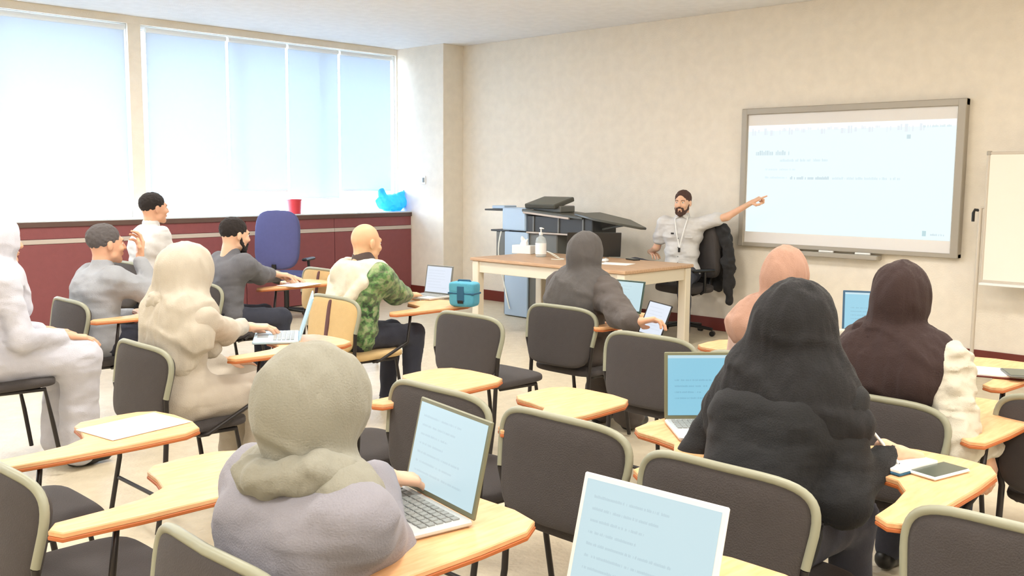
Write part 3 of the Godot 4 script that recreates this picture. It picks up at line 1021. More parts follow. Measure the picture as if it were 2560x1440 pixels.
func build_sill_things() -> void:
	var ledge := 1.10
	var at := on_level(978, 524, ledge)
	var p := on_x(978, 500, 0.24)
	at = Vector3(0.24, ledge, p.z)
	var o := thing("plastic_bag", "bright blue knotted plastic bag on the window ledge by the corner pier", "bag", at)
	var b := Body.new()
	b.ell(Vector3(0, 0.11, 0), Vector3(0.10, 0.115, 0.24), 0.05)
	b.cap(Vector3(0, 0.16, -0.13), Vector3(0.01, 0.27, -0.20), 0.06, 0.025, 0.05).cap(Vector3(0, 0.16, 0.12), Vector3(0.0, 0.26, 0.17), 0.07, 0.035, 0.05)
	b.cap(Vector3(0, 0.1, -0.1), Vector3(0, 0.12, -0.17), 0.08, 0.06, 0.05)
	b.folds = fold_noise(11, 8.0)
	b.fold_size = 0.03
	b.cut_plane(Vector3(0, 0.002, 0), Vector3.DOWN)
	b.cut_plane(Vector3(0.125, 0, 0), Vector3.RIGHT, 0.02)
	part("bag", b.build(0.014), M.bag_blue, o)
	var q := on_x(733, 510, 0.25)
	var c := thing("tumbler", "red plastic tumbler on the window ledge behind the navy office chair", "tumbler", Vector3(0.27, ledge, q.z))
	part("cup", Shape.new().lathe([Vector2(0, 0), Vector2(0.075, 0.0), Vector2(0.08, 0.006), Vector2(0.09, 0.165), Vector2(0.084, 0.165), Vector2(0.075, 0.02), Vector2(0, 0.02)], Vector3()), M.red, c)
	part("rim", Shape.new().lathe([Vector2(0.088, 0.158), Vector2(0.094, 0.162), Vector2(0.094, 0.172), Vector2(0.084, 0.172)], Vector3()), M.red, c)

func office_chair(label: String, at: Vector3, turn: float, m: Material, tall: float) -> Node3D:
	var o := thing("office_chair", label, "chair", at, turn, "swivel office chairs")
	part("seat", Shape.new().pad(Vector3(0, 0.47, 0), Vector3(0.50, 0.10, 0.48), 0.55, 0.5), m, o)
	var b := tall - 0.56
	part("backrest", Shape.new().pad(Vector3(0, 0.56 + b * 0.5, 0.24), Vector3(0.50, b, 0.11), 0.55, 0.55, Basis(Vector3.RIGHT, deg_to_rad(-6)), 2), m, o)
	part("back_bracket", Shape.new().tube([Vector3(0, 0.40, 0.10), Vector3(0, 0.44, 0.31), Vector3(0, 0.62, 0.32)], 0.025, 8), M.black_plastic, o)
	part("gas_column", Shape.new().tube([Vector3(0, 0.10, 0), Vector3(0, 0.42, 0)], 0.028, 10), M.black_plastic, o)
	for s in [-1.0, 1.0]:
		var arm := part("armrest", Shape.new().box(Vector3(s * 0.27, 0.66, 0.02), Vector3(0.06, 0.03, 0.27), 0.012), M.black_plastic, o)
		part("arm_post", Shape.new().tube([Vector3(s * 0.22, 0.43, 0.04), Vector3(s * 0.28, 0.46, 0.04), Vector3(s * 0.275, 0.65, 0.04)], 0.016, 8), M.black_plastic, arm)
	for k in 5:
		var a := TAU * k / 5.0
		var d := Vector3(cos(a), 0, sin(a))
		part("leg", Shape.new().tube([Vector3(0, 0.11, 0), d * 0.30 + Vector3(0, 0.07, 0)], 0.022, 8, 0.015), M.black_plastic, o)
		part("caster", Shape.new().tube([d * 0.30 + Vector3(-d.z, 0, d.x) * 0.02 + Vector3(0, 0.028, 0), d * 0.30 - Vector3(-d.z, 0, d.x) * 0.02 + Vector3(0, 0.028, 0)], 0.027, 12), M.black_plastic, o)
	return o

# ------------------------------------------------------------------ people
var head_shape: Shape
var hair_shape: Shape
var beard_shape: Shape
var hands := {}

func make_heads() -> void:
	# face towards -z, middle of the head at the origin
	var b := Body.new()
	b.ell(Vector3(0, 0.028, 0.018), Vector3(0.074, 0.092, 0.096), 0.02)
	b.ell(Vector3(0, -0.028, -0.028), Vector3(0.060, 0.082, 0.064), 0.03)
	b.cap(Vector3(-0.040, -0.070, -0.020), Vector3(0, -0.098, -0.068), 0.022, 0.017, 0.02).cap(Vector3(0.040, -0.070, -0.020), Vector3(0, -0.098, -0.068), 0.022, 0.017, 0.02)
	b.cap(Vector3(-0.03, 0.024, -0.078), Vector3(0.03, 0.024, -0.078), 0.013, 0.013, 0.015)
	for s in [-1.0, 1.0]:
		b.ell(Vector3(s * 0.040, -0.028, -0.066), Vector3(0.020, 0.017, 0.018), 0.02)
		b.ell(Vector3(s * 0.074, -0.006, 0.012), Vector3(0.010, 0.031, 0.020), 0.006, Basis(Vector3.UP, s * 0.35))
		b.cut_ell(Vector3(s * 0.030, 0.004, -0.098), Vector3(0.017, 0.010, 0.014), 0.012)
	b.cap(Vector3(0, 0.014, -0.090), Vector3(0, -0.026, -0.106), 0.008, 0.013, 0.012)
	b.ell(Vector3(0, -0.028, -0.100), Vector3(0.017, 0.009, 0.014), 0.008)
	b.ell(Vector3(0, -0.058, -0.088), Vector3(0.023, 0.005, 0.010), 0.005).ell(Vector3(0, -0.068, -0.086), Vector3(0.020, 0.006, 0.010), 0.005)
	b.cap(Vector3(0, -0.06, 0.035), Vector3(0, -0.17, 0.045), 0.052, 0.056, 0.03)
	head_shape = b.build(0.0045)
	var h := Body.new()
	h.ell(Vector3(0, 0.040, 0.024), Vector3(0.080, 0.089, 0.102), 0.02)
	h.cut_ell(Vector3(0, -0.040, -0.092), Vector3(0.066, 0.118, 0.078), 0.010)
	h.cut_plane(Vector3(0, -0.050, 0.05), Vector3(0, -1, -0.45), 0.01)
	for s in [-1.0, 1.0]:
		h.cut_ell(Vector3(s * 0.082, -0.018, 0.008), Vector3(0.016, 0.034, 0.024), 0.006)
	h.folds = fold_noise(3, 40.0)
	h.fold_size = 0.004
	hair_shape = h.build(0.0048)
	var d := Body.new()
	for s in [-1.0, 1.0]:
		d.chain([Vector3(s * 0.066, -0.015, -0.004), Vector3(s * 0.056, -0.058, -0.022), Vector3(s * 0.034, -0.095, -0.055), Vector3(0, -0.110, -0.070)], [0.008, 0.013, 0.018, 0.023], 0.015)
		d.cap(Vector3(s * 0.03, -0.056, -0.082), Vector3(0, -0.045, -0.098), 0.007, 0.007, 0.006)
		d.cap(Vector3(s * 0.03, -0.056, -0.082), Vector3(s * 0.032, -0.09, -0.070), 0.009, 0.012, 0.01)
	d.cap(Vector3(0, -0.080, -0.087), Vector3(0, -0.11, -0.075), 0.009, 0.02, 0.01)
	d.folds = fold_noise(5, 60.0)
	d.fold_size = 0.004
	beard_shape = d.build(0.005)

func hand(pose: String) -> Shape:
	# right hand: wrist at the origin, fingers towards -z, back of the hand up, thumb towards -x
	if hands.has(pose):
		return hands[pose]
	var curl: Array = {"rest": [0.25, 0.30, 0.35, 0.40, 0.3], "type": [0.40, 0.42, 0.46, 0.5, 0.35], "point": [0.06, 1.25, 1.35, 1.4, 0.9], "grip": [0.85, 0.95, 1.0, 1.05, 0.8], "hold": [0.55, 0.6, 0.65, 0.7, 0.5]}[pose]
	var b := Body.new()
	b.cap(Vector3(0, 0, 0.05), Vector3(0, 0, -0.012), 0.026, 0.024, 0.02)
	var root := [Vector3(-0.030, 0.003, -0.088), Vector3(-0.010, 0.006, -0.094), Vector3(0.010, 0.004, -0.090), Vector3(0.029, 0.0, -0.080)]
	var lens := [[0.042, 0.025, 0.021], [0.046, 0.029, 0.022], [0.042, 0.027, 0.021], [0.033, 0.020, 0.018]]
	for f in 4:
		b.cap(Vector3(root[f].x * 0.55, 0, -0.012), root[f], 0.015, 0.0125, 0.012)
		var p: Vector3 = root[f]
		var a := 0.0
		var fan: float = root[f].x * 2.2
		for s in 3:
			a += curl[f] * [0.75, 1.0, 0.7][s]
			var q: Vector3 = p + Vector3(sin(fan) * cos(a), -sin(a), -cos(fan) * cos(a)) * lens[f][s]
			b.cap(p, q, 0.0095 - 0.0008 * s, 0.0088 - 0.0008 * s, 0.003)
			p = q
	var c: float = curl[4]
	var t0 := Vector3(-0.018, -0.006, -0.018)
	var t1 := t0 + Vector3(-0.030, -0.012 - 0.01 * c, -0.026)
	var t2 := t1 + Vector3(-0.012 + 0.014 * c, -0.006 - 0.006 * c, -0.030)
	var t3 := t2 + Vector3(-0.002 + 0.016 * c, -0.004, -0.022)
	b.chain([t0, t1, t2, t3], [0.016, 0.0125, 0.0105, 0.009], 0.006)
	hands[pose] = b.build(0.0036)
	return hands[pose]

func elbow(sh: Vector3, wr: Vector3, l1: float, l2: float, pole: Vector3) -> Vector3:
	var d := wr - sh
	var len := clampf(d.length(), 0.08, l1 + l2 - 0.002)
	var u := d.normalized()
	var x := (l1 * l1 - l2 * l2 + len * len) / (2.0 * len)
	var h := sqrt(maxf(l1 * l1 - x * x, 0.0))
	var side := (pole - u * pole.dot(u)).normalized()
	return sh + u * x + side * h

# Everything in the sitter's own frame: origin on the floor under the pelvis, facing -z.
func person(c: Dictionary) -> Node3D:
	var t0 := Time.get_ticks_msec()
	var o := thing("person", c.label, "person", c.at, c.get("turn", 0.0), c.get("group", ""))
	var inv := Transform3D(Basis(Vector3.UP, c.get("turn", 0.0)), c.at).affine_inverse()
	var top: float = c.get("top", 1.27)
	var lean: float = c.get("lean", 0.08)
	var seat: float = c.get("seat", 0.465)
	var wide: float = c.get("wide", 1.0)
	var skin: Material = c.skin
	var cell: float = c.get("cell", 0.016)
	# spine
	var pel := Vector3(0, seat + 0.10, 0.02)
	var hd := Basis(Vector3.UP, c.get("head_turn", 0.0)) * Basis(Vector3.RIGHT, c.get("head_tilt", 0.0))
	var head := Vector3(sin(c.get("sway", 0.0)) * 0.5, top - 0.122, -sin(lean) * 0.62 - 0.01)
	var neck := head + Vector3(0, -0.145, 0.030)
	var chest := pel.lerp(neck, 0.68) + Vector3(0, 0, 0.025)
	var belly := pel.lerp(neck, 0.35) + Vector3(0, 0, 0.015)
	var sh := []
	var el := []
	var wr := []
	var hand_xf := []
	for i in 2:
		var s := -1.0 if i == 0 else 1.0
		sh.append(neck + Vector3(s * 0.175 * wide, -0.055, 0.005))
		var spec = c.get("hand_l" if i == 0 else "hand_r")
		var wrist: Vector3
		var dir := Vector3(0, -0.2, -1)
		var upv := Vector3.UP
		if spec:
			wrist = inv * spec.at
			dir = inv.basis * spec.get("dir", Vector3(0, -0.1, -1))
			upv = inv.basis * spec.get("up", Vector3.UP)
		else:
			wrist = Vector3(s * 0.13, seat + 0.185, -0.30)
		var d: Vector3 = wrist - sh[i]
		if d.length() > 0.53:
			wrist = sh[i] + d.normalized() * 0.53
		wr.append(wrist)
		var pole: Vector3 = inv.basis * spec.pole if spec and spec.has("pole") else Vector3(s * 0.55, -1.0, 0.55)
		el.append(elbow(sh[i], wrist, 0.285, 0.25, pole))
		hand_xf.append(Transform3D(Basis.looking_at(dir, upv), wrist + dir.normalized() * 0.03))
	# legs
	var hip := []
	var knee := []
	var ank := []
	for i in 2:
		var s := -1.0 if i == 0 else 1.0
		hip.append(pel + Vector3(s * 0.09, -0.02, 0))
		var foot = c.get("foot_l" if i == 0 else "foot_r")
		if foot:
			ank.append(inv * foot)
			knee.append(elbow(hip[i], ank[i], 0.42, 0.40, Vector3(s * 0.15, 1.0, -0.4)))
		else:
			knee.append(Vector3(s * 0.115, seat + 0.055, -0.40))
			ank.append(Vector3(s * 0.12, 0.085, -0.36))
	# skin: torso core, neck, arms and hands, one body
	var b := Body.new()
	b.chain([pel, belly, chest, neck, head + hd * Vector3(0, -0.06, 0.035)], [0.09, 0.08, 0.075, 0.05, 0.05], 0.03)
	for i in 2:
		b.cap(chest + Vector3(0, 0.03, -0.01), sh[i] + Vector3(0, -0.01, 0), 0.05, 0.04, 0.02)
		b.chain([sh[i], el[i], wr[i]], [0.047, 0.037, 0.026], 0.02)
		if not c.get("robe", false):
			b.chain([hip[i], knee[i], ank[i]], [0.07, 0.05, 0.035], 0.02)
	var body := b.build(0.015)
	body.add(head_shape, Transform3D(hd, head))
	for i in 2:
		var spec = c.get("hand_l" if i == 0 else "hand_r")
		body.add(hand(spec.get("pose", "rest") if spec else "rest"), hand_xf[i], i == 0)
	part("body", body, skin, o)
	if c.get("face", true):
		for s in [-1.0, 1.0]:
			var e := part("eye", Shape.new().pad(head + hd * Vector3(s * 0.030, 0.004, -0.0775), Vector3.ONE * 0.020, 1, 1, hd, 0, 6, 10), M.eye, o)
			part("iris", Shape.new().pad(head + hd * Vector3(s * 0.030, 0.004, -0.0855), Vector3(0.011, 0.011, 0.006), 1, 1, hd, 0, 4, 8), M.iris, e)
	# garment on the trunk and arms
	var g := Body.new()
	var r: float = c.get("girth", 1.0)
	g.cap(pel + Vector3(-0.075, 0.0, 0), pel + Vector3(0.075, 0.0, 0), 0.122 * r, 0.122 * r, 0.05)
	g.cap(belly + Vector3(-0.06, 0, 0), belly + Vector3(0.06, 0, 0), 0.115 * r, 0.115 * r, 0.06)
	g.cap(chest + Vector3(-0.085 * wide, 0, 0), chest + Vector3(0.085 * wide, 0, 0), 0.112 * r, 0.112 * r, 0.06)
	g.cap(sh[0] + Vector3(0.04, -0.015, 0), sh[1] + Vector3(-0.04, -0.015, 0), 0.072, 0.072, 0.05)
	g.cap(neck + Vector3(0, -0.04, 0.01), neck + Vector3(0, 0.014, 0.005), 0.095, 0.068, 0.03)
	var sleeve: float = c.get("sleeve", 1.0)
	var loose: float = c.get("loose", 1.0)
	for i in 2:
		if sleeve >= 1.0:
			if not c.get("bare_sleeves", false):
				var end: Vector3 = el[i].lerp(wr[i], 0.93)
				g.chain([sh[i], el[i], end], [0.068 * loose, 0.056 * loose, 0.042 * loose], 0.05)
			else:
				g.cap(sh[i], sh[i].lerp(el[i], 0.08), 0.068 * loose, 0.066 * loose, 0.03)
		else:
			g.cap(sh[i], sh[i].lerp(el[i], sleeve), 0.066 * loose, 0.062 * loose, 0.03)
	if c.get("robe", false):
		for i in 2:
			g.chain([hip[i], knee[i], ank[i] + Vector3(0, 0.02, 0)], [0.11, 0.095, 0.10], 0.06)
	g.folds = fold_noise(c.get("seed", 1), 7.0)
	g.fold_size = c.get("fold", 0.009)
	g.fold_scale = Vector3(0.9, 1.9, 0.9)
	var shirt := part(c.get("top_name", "shirt"), g.build(cell), c.cloth, o)
	if c.get("bare_sleeves", false):
		for i in 2:
			var sl := Body.new()
			sl.chain([sh[i].lerp(el[i], 0.02), el[i], el[i].lerp(wr[i], 1.02)], [0.080, 0.068, 0.056], 0.03)
			sl.folds = fold_noise(30 + i, 12.0)
			sl.fold_size = 0.02
			sl.fold_scale = Vector3(0.8, 1.5, 0.8)
			part("sleeve", sl.build(0.012), c.sleeve_mat, o)
	# trousers and shoes
	if not c.get("robe", false):
		var t := Body.new()
		t.cap(pel + Vector3(-0.08, -0.01, 0), pel + Vector3(0.08, -0.01, 0), 0.115, 0.115, 0.05)
		for i in 2:
			t.chain([hip[i], knee[i], ank[i]], [0.092, 0.070, 0.055], 0.03)
		t.folds = fold_noise(c.get("seed", 1) + 40, 8.0)
		t.fold_size = 0.01
		part("trousers", t.build(0.022), c.get("trousers", M.dark_denim), o)
	for i in 2:
		var s := Body.new()
		var down: Vector3 = c.get("toe", Vector3(0, -0.045, -0.15))
		s.chain([ank[i] + Vector3(0, -0.04, 0.025), ank[i] + Vector3(0, -0.04, -0.05), ank[i] + down], [0.042, 0.042, 0.032], 0.03)
		s.cut_plane(ank[i] + Vector3(0, -0.082, 0), Vector3.DOWN)
		part("shoe", s.build(0.014), M.black_plastic, o)
	match c.get("hair", "short"):
		"short":
			var hs := part("hair", Shape.new().add(hair_shape, Transform3D(hd.scaled(Vector3.ONE * 1.0), head)), c.get("hair_mat", M.hair), o)
			if c.get("beard", false):
				part("beard", Shape.new().add(beard_shape, Transform3D(hd, head)), c.get("hair_mat", M.hair), o)
			if c.get("brows", true):
				for s in [-1.0, 1.0]:
					part("eyebrow", Shape.new().tube([head + hd * Vector3(s * 0.014, 0.021, -0.0915), head + hd * Vector3(s * 0.032, 0.026, -0.0885), head + hd * Vector3(s * 0.048, 0.019, -0.078)], 0.0035, 6), c.get("hair_mat", M.hair), hs)
		"bald":
			pass
		_:
			hijab(o, head, hd, neck, sh, c)
	return o

func hijab(o: Node3D, head: Vector3, hd: Basis, neck: Vector3, sh: Array, c: Dictionary) -> void:
	var b := Body.new()
	var long: float = c.get("drape", 0.0)
	var bun: float = c.get("bun", 0.0)
	var wide: float = c.get("scarf_wide", 1.0)
	b.ell(head + hd * Vector3(0, 0.012, 0.012), Vector3(0.098 * wide, 0.128, 0.122 * wide), 0.03, hd)
	b.ell(head + hd * Vector3(0, -0.03, 0.040), Vector3(0.080 * wide, 0.095, 0.085), 0.04, hd)
	if bun > 0.0:
		b.ell(head + hd * Vector3(0, -0.01, 0.10), Vector3.ONE * bun, 0.04)
	b.chain([head + hd * Vector3(0, -0.08, 0.02), neck + Vector3(0, 0.02, 0.0), neck + Vector3(0, -0.04, 0)], [0.080 * wide, c.get("throat", 0.074) * wide, 0.10], 0.04)
	b.cap(neck + Vector3(-0.10, -0.055, 0.0), neck + Vector3(0.10, -0.055, 0.0), 0.088, 0.088, 0.06)
	b.cap(sh[0].lerp(neck, 0.3) + Vector3(0, 0.0, -0.01), sh[1].lerp(neck, 0.3) + Vector3(0, 0.0, -0.01), 0.078, 0.078, 0.05)
	b.cap(neck + Vector3(0, -0.05, -0.06), neck + Vector3(0, -0.20, -0.11), 0.09, 0.07, 0.06)
	if c.get("veil", false):
		for i in 2:
			b.chain([head + hd * Vector3(-0.03 + 0.06 * i, 0.0, 0.03), neck.lerp(sh[i], 0.55) + Vector3(0, 0.015, 0.02), sh[i] + Vector3(0, -0.06, 0.03)], [0.09, 0.085, 0.085], 0.05)
	if long > 0.0:
		for i in 3:
			var f := i / 2.0
			b.cap(neck + Vector3(-0.07 - 0.05 * f, -0.05 - long * f, 0.055 + 0.035 * f), neck + Vector3(0.07 + 0.05 * f, -0.05 - long * f, 0.055 + 0.035 * f), 0.082 - 0.012 * f, 0.082 - 0.012 * f, 0.09)
	b.cut_ell(head + hd * Vector3(0, -0.012, -0.118), Vector3(0.058, 0.088, 0.062), 0.012, hd)
	b.folds = fold_noise(c.get("seed", 1) + 70, 9.0)
	b.fold_size = 0.006
	b.fold_scale = Vector3(1.9, 0.45, 1.9)
	var mid := head + Vector3(0, -0.02, 0.03)
	var ph: float = c.get("seed", 1) * 1.7
	b.pleat = c.get("pleat", 0.008)
	b.pleat_mid = mid
	b.pleat_phase = ph
	part("hijab", b.build(0.008), c.scarf, o)
	# a second fold of the scarf wound round the neck and over the shoulder
	var w := Body.new()
	var ring := []
	for i in 13:
		var a := TAU * i / 12.0 + 0.6
		ring.append(neck + Vector3(sin(a) * 0.106 * wide, 0.0 + 0.03 * sin(a + ph), cos(a) * 0.088 * wide + 0.008))
	var rr := []
	for i in 13:
		rr.append(0.034 + 0.01 * sin(i * 1.3 + ph))
	w.chain(ring, rr, 0.02)
	w.folds = fold_noise(c.get("seed", 1) + 90, 14.0)
	w.fold_size = 0.012
	part("scarf_fold", w.build(0.010), c.scarf, o)

const LAMP_ENERGY := 5.3

func build_class() -> void:
	var skin_a := flesh(Color(0.86, 0.66, 0.54))
	var skin_b := flesh(Color(0.80, 0.60, 0.47))
	var skin_c := flesh(Color(0.90, 0.72, 0.60))
	M.eye = mat(Color(0.93, 0.92, 0.90), 0.2)
	M.iris = mat(Color(0.13, 0.09, 0.07), 0.2)
	M.hair = cloth(Color(0.14, 0.115, 0.11), 30.0)
	M.brown_hair = cloth(Color(0.30, 0.21, 0.18), 30.0)
	M.dark_denim = cloth(Color(0.20, 0.21, 0.26))
	M.white_shirt = cloth(Color(0.83, 0.825, 0.82))
	# ---- presenter
	var seat_at := Vector3(4.74, 0, 0.50)
	var oc := office_chair("black swivel office chair with a dark jacket behind the teacher desk", Vector3(4.76, 0, 0.46), PI - 0.35, M.black_pad, 1.10)
	var pr := person({"label": "bearded person in a white short-sleeved shirt pointing at the interactive board", "at": seat_at, "turn": PI + 0.40, "top": 1.435, "seat": 0.53, "lean": -0.02, "skin": skin_c, "cloth": M.white_shirt, "sleeve": 0.62, "loose": 1.12,
		"hair_mat": M.brown_hair, "beard": true, "head_turn": -0.12, "wide": 1.05, "seed": 4, "cell": 0.013, "fold": 0.012,
		"hand_l": {"at": on_z(1888, 504, 0.34), "dir": Vector3(0.75, 0.42, -0.1), "up": Vector3(-0.3, 0.8, 0.5), "pose": "point", "pole": Vector3(0, -1, 0.2)},
		"hand_r": {"at": on_level(1626, 630, 0.79), "dir": Vector3(0.75, -0.1, 0.5), "pose": "rest", "pole": Vector3(-0.5, -1, -0.2)},
		"foot_r": Vector3(4.22, 0.40, 1.02)})
	lanyard(pr)
	jacket(Vector3(4.76, 0, 0.46), PI - 0.35)
	# ---- students, all facing the front wall
	var ca := thing_chair_row()
	person({"label": "person with short dark hair in a white shirt sitting beside the window wall", "at": Vector3(2.82, 0, 5.07), "top": 1.41, "seat": 0.55, "lean": 0.10, "skin": skin_a, "cloth": M.white_shirt, "sleeve": 0.6, "seed": 2})
	person({"label": "dark haired person in a dark grey jacket looking down by the navy office chair", "at": Vector3(3.98, 0, 5.07), "top": 1.25, "lean": 0.16, "skin": skin_c, "cloth": cloth(Color(0.40, 0.40, 0.42)), "top_name": "jacket", "head_tilt": -0.12, "beard": true, "brows": true, "seed": 5, "loose": 1.15,
		"hand_r": {"at": on_level(716, 696, 0.745), "dir": Vector3(0.3, -0.15, -1), "pose": "rest"}, "hand_l": {"at": on_level(735, 700, 0.745), "dir": Vector3(0.6, -0.1, -0.8), "pose": "rest"}})
	person({"label": "person in a grey jumper raising a hand to the chin behind the white shirted person", "at": Vector3(4.30, 0, 6.10), "top": 1.25, "lean": 0.12, "skin": skin_a, "cloth": cloth(Color(0.62, 0.63, 0.65)), "top_name": "jumper", "seed": 6, "loose": 1.15, "girth": 1.08, "hair_mat": cloth(Color(0.35, 0.33, 0.33), 30.0),
		"hand_r": {"at": Vector3(4.40, 1.02, 5.86), "dir": Vector3(-0.3, 0.9, -0.2), "up": Vector3(0, 0, -1), "pose": "hold"}})
	person({"label": "person in a cream headscarf and beige top typing on a pale blue laptop", "at": Vector3(6.06, 0, 6.47), "top": 1.235, "lean": 0.10, "skin": skin_c, "cloth": cloth(Color(0.75, 0.71, 0.65)), "hair": "hijab", "scarf": cloth(Color(0.76, 0.725, 0.665)), "drape": 0.20, "throat": 0.095, "veil": true, "seed": 8, "robe": true, "scarf_wide": 1.12, "wide": 1.05,
		"hand_r": {"at": on_level(640, 822, 0.76), "dir": Vector3(0.3, -0.1, -1), "pose": "type"}})
	var e := person({"label": "bald person in a green camouflage jacket with a cream hood at a laptop", "at": Vector3(5.23, 0, 4.86), "top": 1.25, "lean": 0.16, "skin": flesh(Color(0.88, 0.70, 0.55)), "cloth": camo(), "top_name": "jacket", "hair": "bald", "seed": 9, "loose": 1.3, "girth": 1.05, "wide": 1.05, "head_tilt": -0.1,
		"hand_r": {"at": on_level(1022, 742, 0.735), "dir": Vector3(-0.2, -0.1, -1), "pose": "type"}, "hand_l": {"at": on_level(1000, 735, 0.74), "dir": Vector3(0.4, -0.1, -1), "pose": "type"}})
	hood(e)
	person({"label": "person in a charcoal headscarf and long charcoal robe holding a white tablet computer", "at": Vector3(6.51, 0, 4.17), "top": 1.225, "lean": 0.09, "skin": skin_a, "cloth": cloth(Color(0.33, 0.30, 0.285)), "top_name": "robe", "robe": true, "hair": "hijab", "scarf": cloth(Color(0.35, 0.335, 0.33)), "drape": 0.10, "seed": 10, "loose": 1.35, "girth": 1.06, "fold": 0.012,
		"hand_r": {"at": on_level(1588, 818, 0.775), "dir": Vector3(0.5, 0.1, -0.7), "up": Vector3(-0.4, 0.9, 0), "pose": "hold", "pole": Vector3(0.6, -1, 0.3)}})
	person({"label": "person in a dusty pink headscarf and pink patterned top below the interactive board", "at": Vector3(8.11, 0, 4.74), "top": 1.25, "lean": 0.10, "skin": skin_c, "cloth": cloth(Color(0.80, 0.69, 0.64)), "hair": "hijab", "scarf": cloth(Color(0.69, 0.54, 0.465)), "seed": 12, "drape": 0.03, "scarf_wide": 0.98})
	person({"label": "person in a dark brown headscarf and black vest with fluffy white sleeves", "at": Vector3(8.78, 0, 5.14), "top": 1.25, "lean": 0.08, "skin": skin_c, "cloth": cloth(Color(0.10, 0.085, 0.085)), "top_name": "vest", "hair": "hijab", "scarf": cloth(Color(0.19, 0.125, 0.115)), "drape": 0.10, "seed": 13, "bare_sleeves": true, "sleeve_mat": cloth(Color(0.78, 0.755, 0.69), 20.0), "wide": 1.08,
		"hand_r": {"at": Vector3(9.06, 0.63, 4.98), "dir": Vector3(0.1, -0.9, -0.3), "up": Vector3(1, 0, 0), "pose": "rest", "pole": Vector3(0.1, -0.3, 1)}})
	var wri := person({"label": "person in a plain black headscarf and black top writing with a pen", "at": Vector3(8.81, 0, 6.12), "top": 1.245, "lean": 0.34, "skin": skin_c, "cloth": cloth(Color(0.10, 0.10, 0.105)), "hair": "hijab", "scarf": cloth(Color(0.085, 0.08, 0.085)), "drape": 0.16, "throat": 0.10, "veil": true, "seed": 14, "scarf_wide": 1.05, "head_tilt": -0.25, "girth": 1.04, "loose": 0.95,
		"hand_r": {"at": on_level(2220, 1124, 0.785), "dir": Vector3(0.25, -0.35, -0.75), "up": Vector3(-0.5, 0.7, 0.4), "pose": "grip", "pole": Vector3(0.25, -1, 0.5)}})
	person({"label": "person in an olive grey headscarf typing at the silver laptop with a curved tablet", "at": Vector3(8.43, 0, 7.40), "top": 1.18, "lean": 0.10, "skin": skin_c, "cloth": cloth(Color(0.56, 0.55, 0.58)), "hair": "hijab", "scarf": cloth(Color(0.56, 0.55, 0.50)), "drape": 0.0, "seed": 15, "scarf_wide": 1.13, "wide": 1.1, "loose": 1.2,
		"hand_r": {"at": on_level(940, 1190, 0.80), "dir": Vector3(0.05, -0.3, -1), "pose": "type", "pole": Vector3(0.7, -1, 0.3)}})
	person({"label": "person in a white headscarf and white robe at the end of a row", "at": on_level(-40, 545, 1.33) * Vector3(1, 0, 1), "top": 1.33, "seat": 0.53, "lean": 0.08, "skin": skin_a, "cloth": cloth(Color(0.78, 0.78, 0.82)), "top_name": "robe", "robe": true, "hair": "hijab", "scarf": cloth(Color(0.79, 0.79, 0.83)), "drape": 0.1, "seed": 16})

func flesh(c: Color) -> StandardMaterial3D:
	var m := mat(c, 0.55)
	m.subsurf_scatter_enabled = true
	m.subsurf_scatter_strength = 0.15
	m.albedo_texture = blotch
	m.uv1_triplanar = true
	m.uv1_scale = Vector3.ONE * 4.0
	return m

func camo() -> StandardMaterial3D:
	var m := cloth(Color.WHITE)
	var g := Gradient.new()
	g.interpolation_mode = Gradient.GRADIENT_INTERPOLATE_CONSTANT
	g.offsets = PackedFloat32Array([0.0, 0.40, 0.52, 0.64])
	g.colors = PackedColorArray([Color(0.20, 0.25, 0.18), Color(0.30, 0.45, 0.26), Color(0.45, 0.60, 0.36), Color(0.60, 0.64, 0.48)])
	m.albedo_texture = noise_tex(0.012, 31, 3, false, g)
	m.uv1_scale = Vector3.ONE * 2.6
	return m

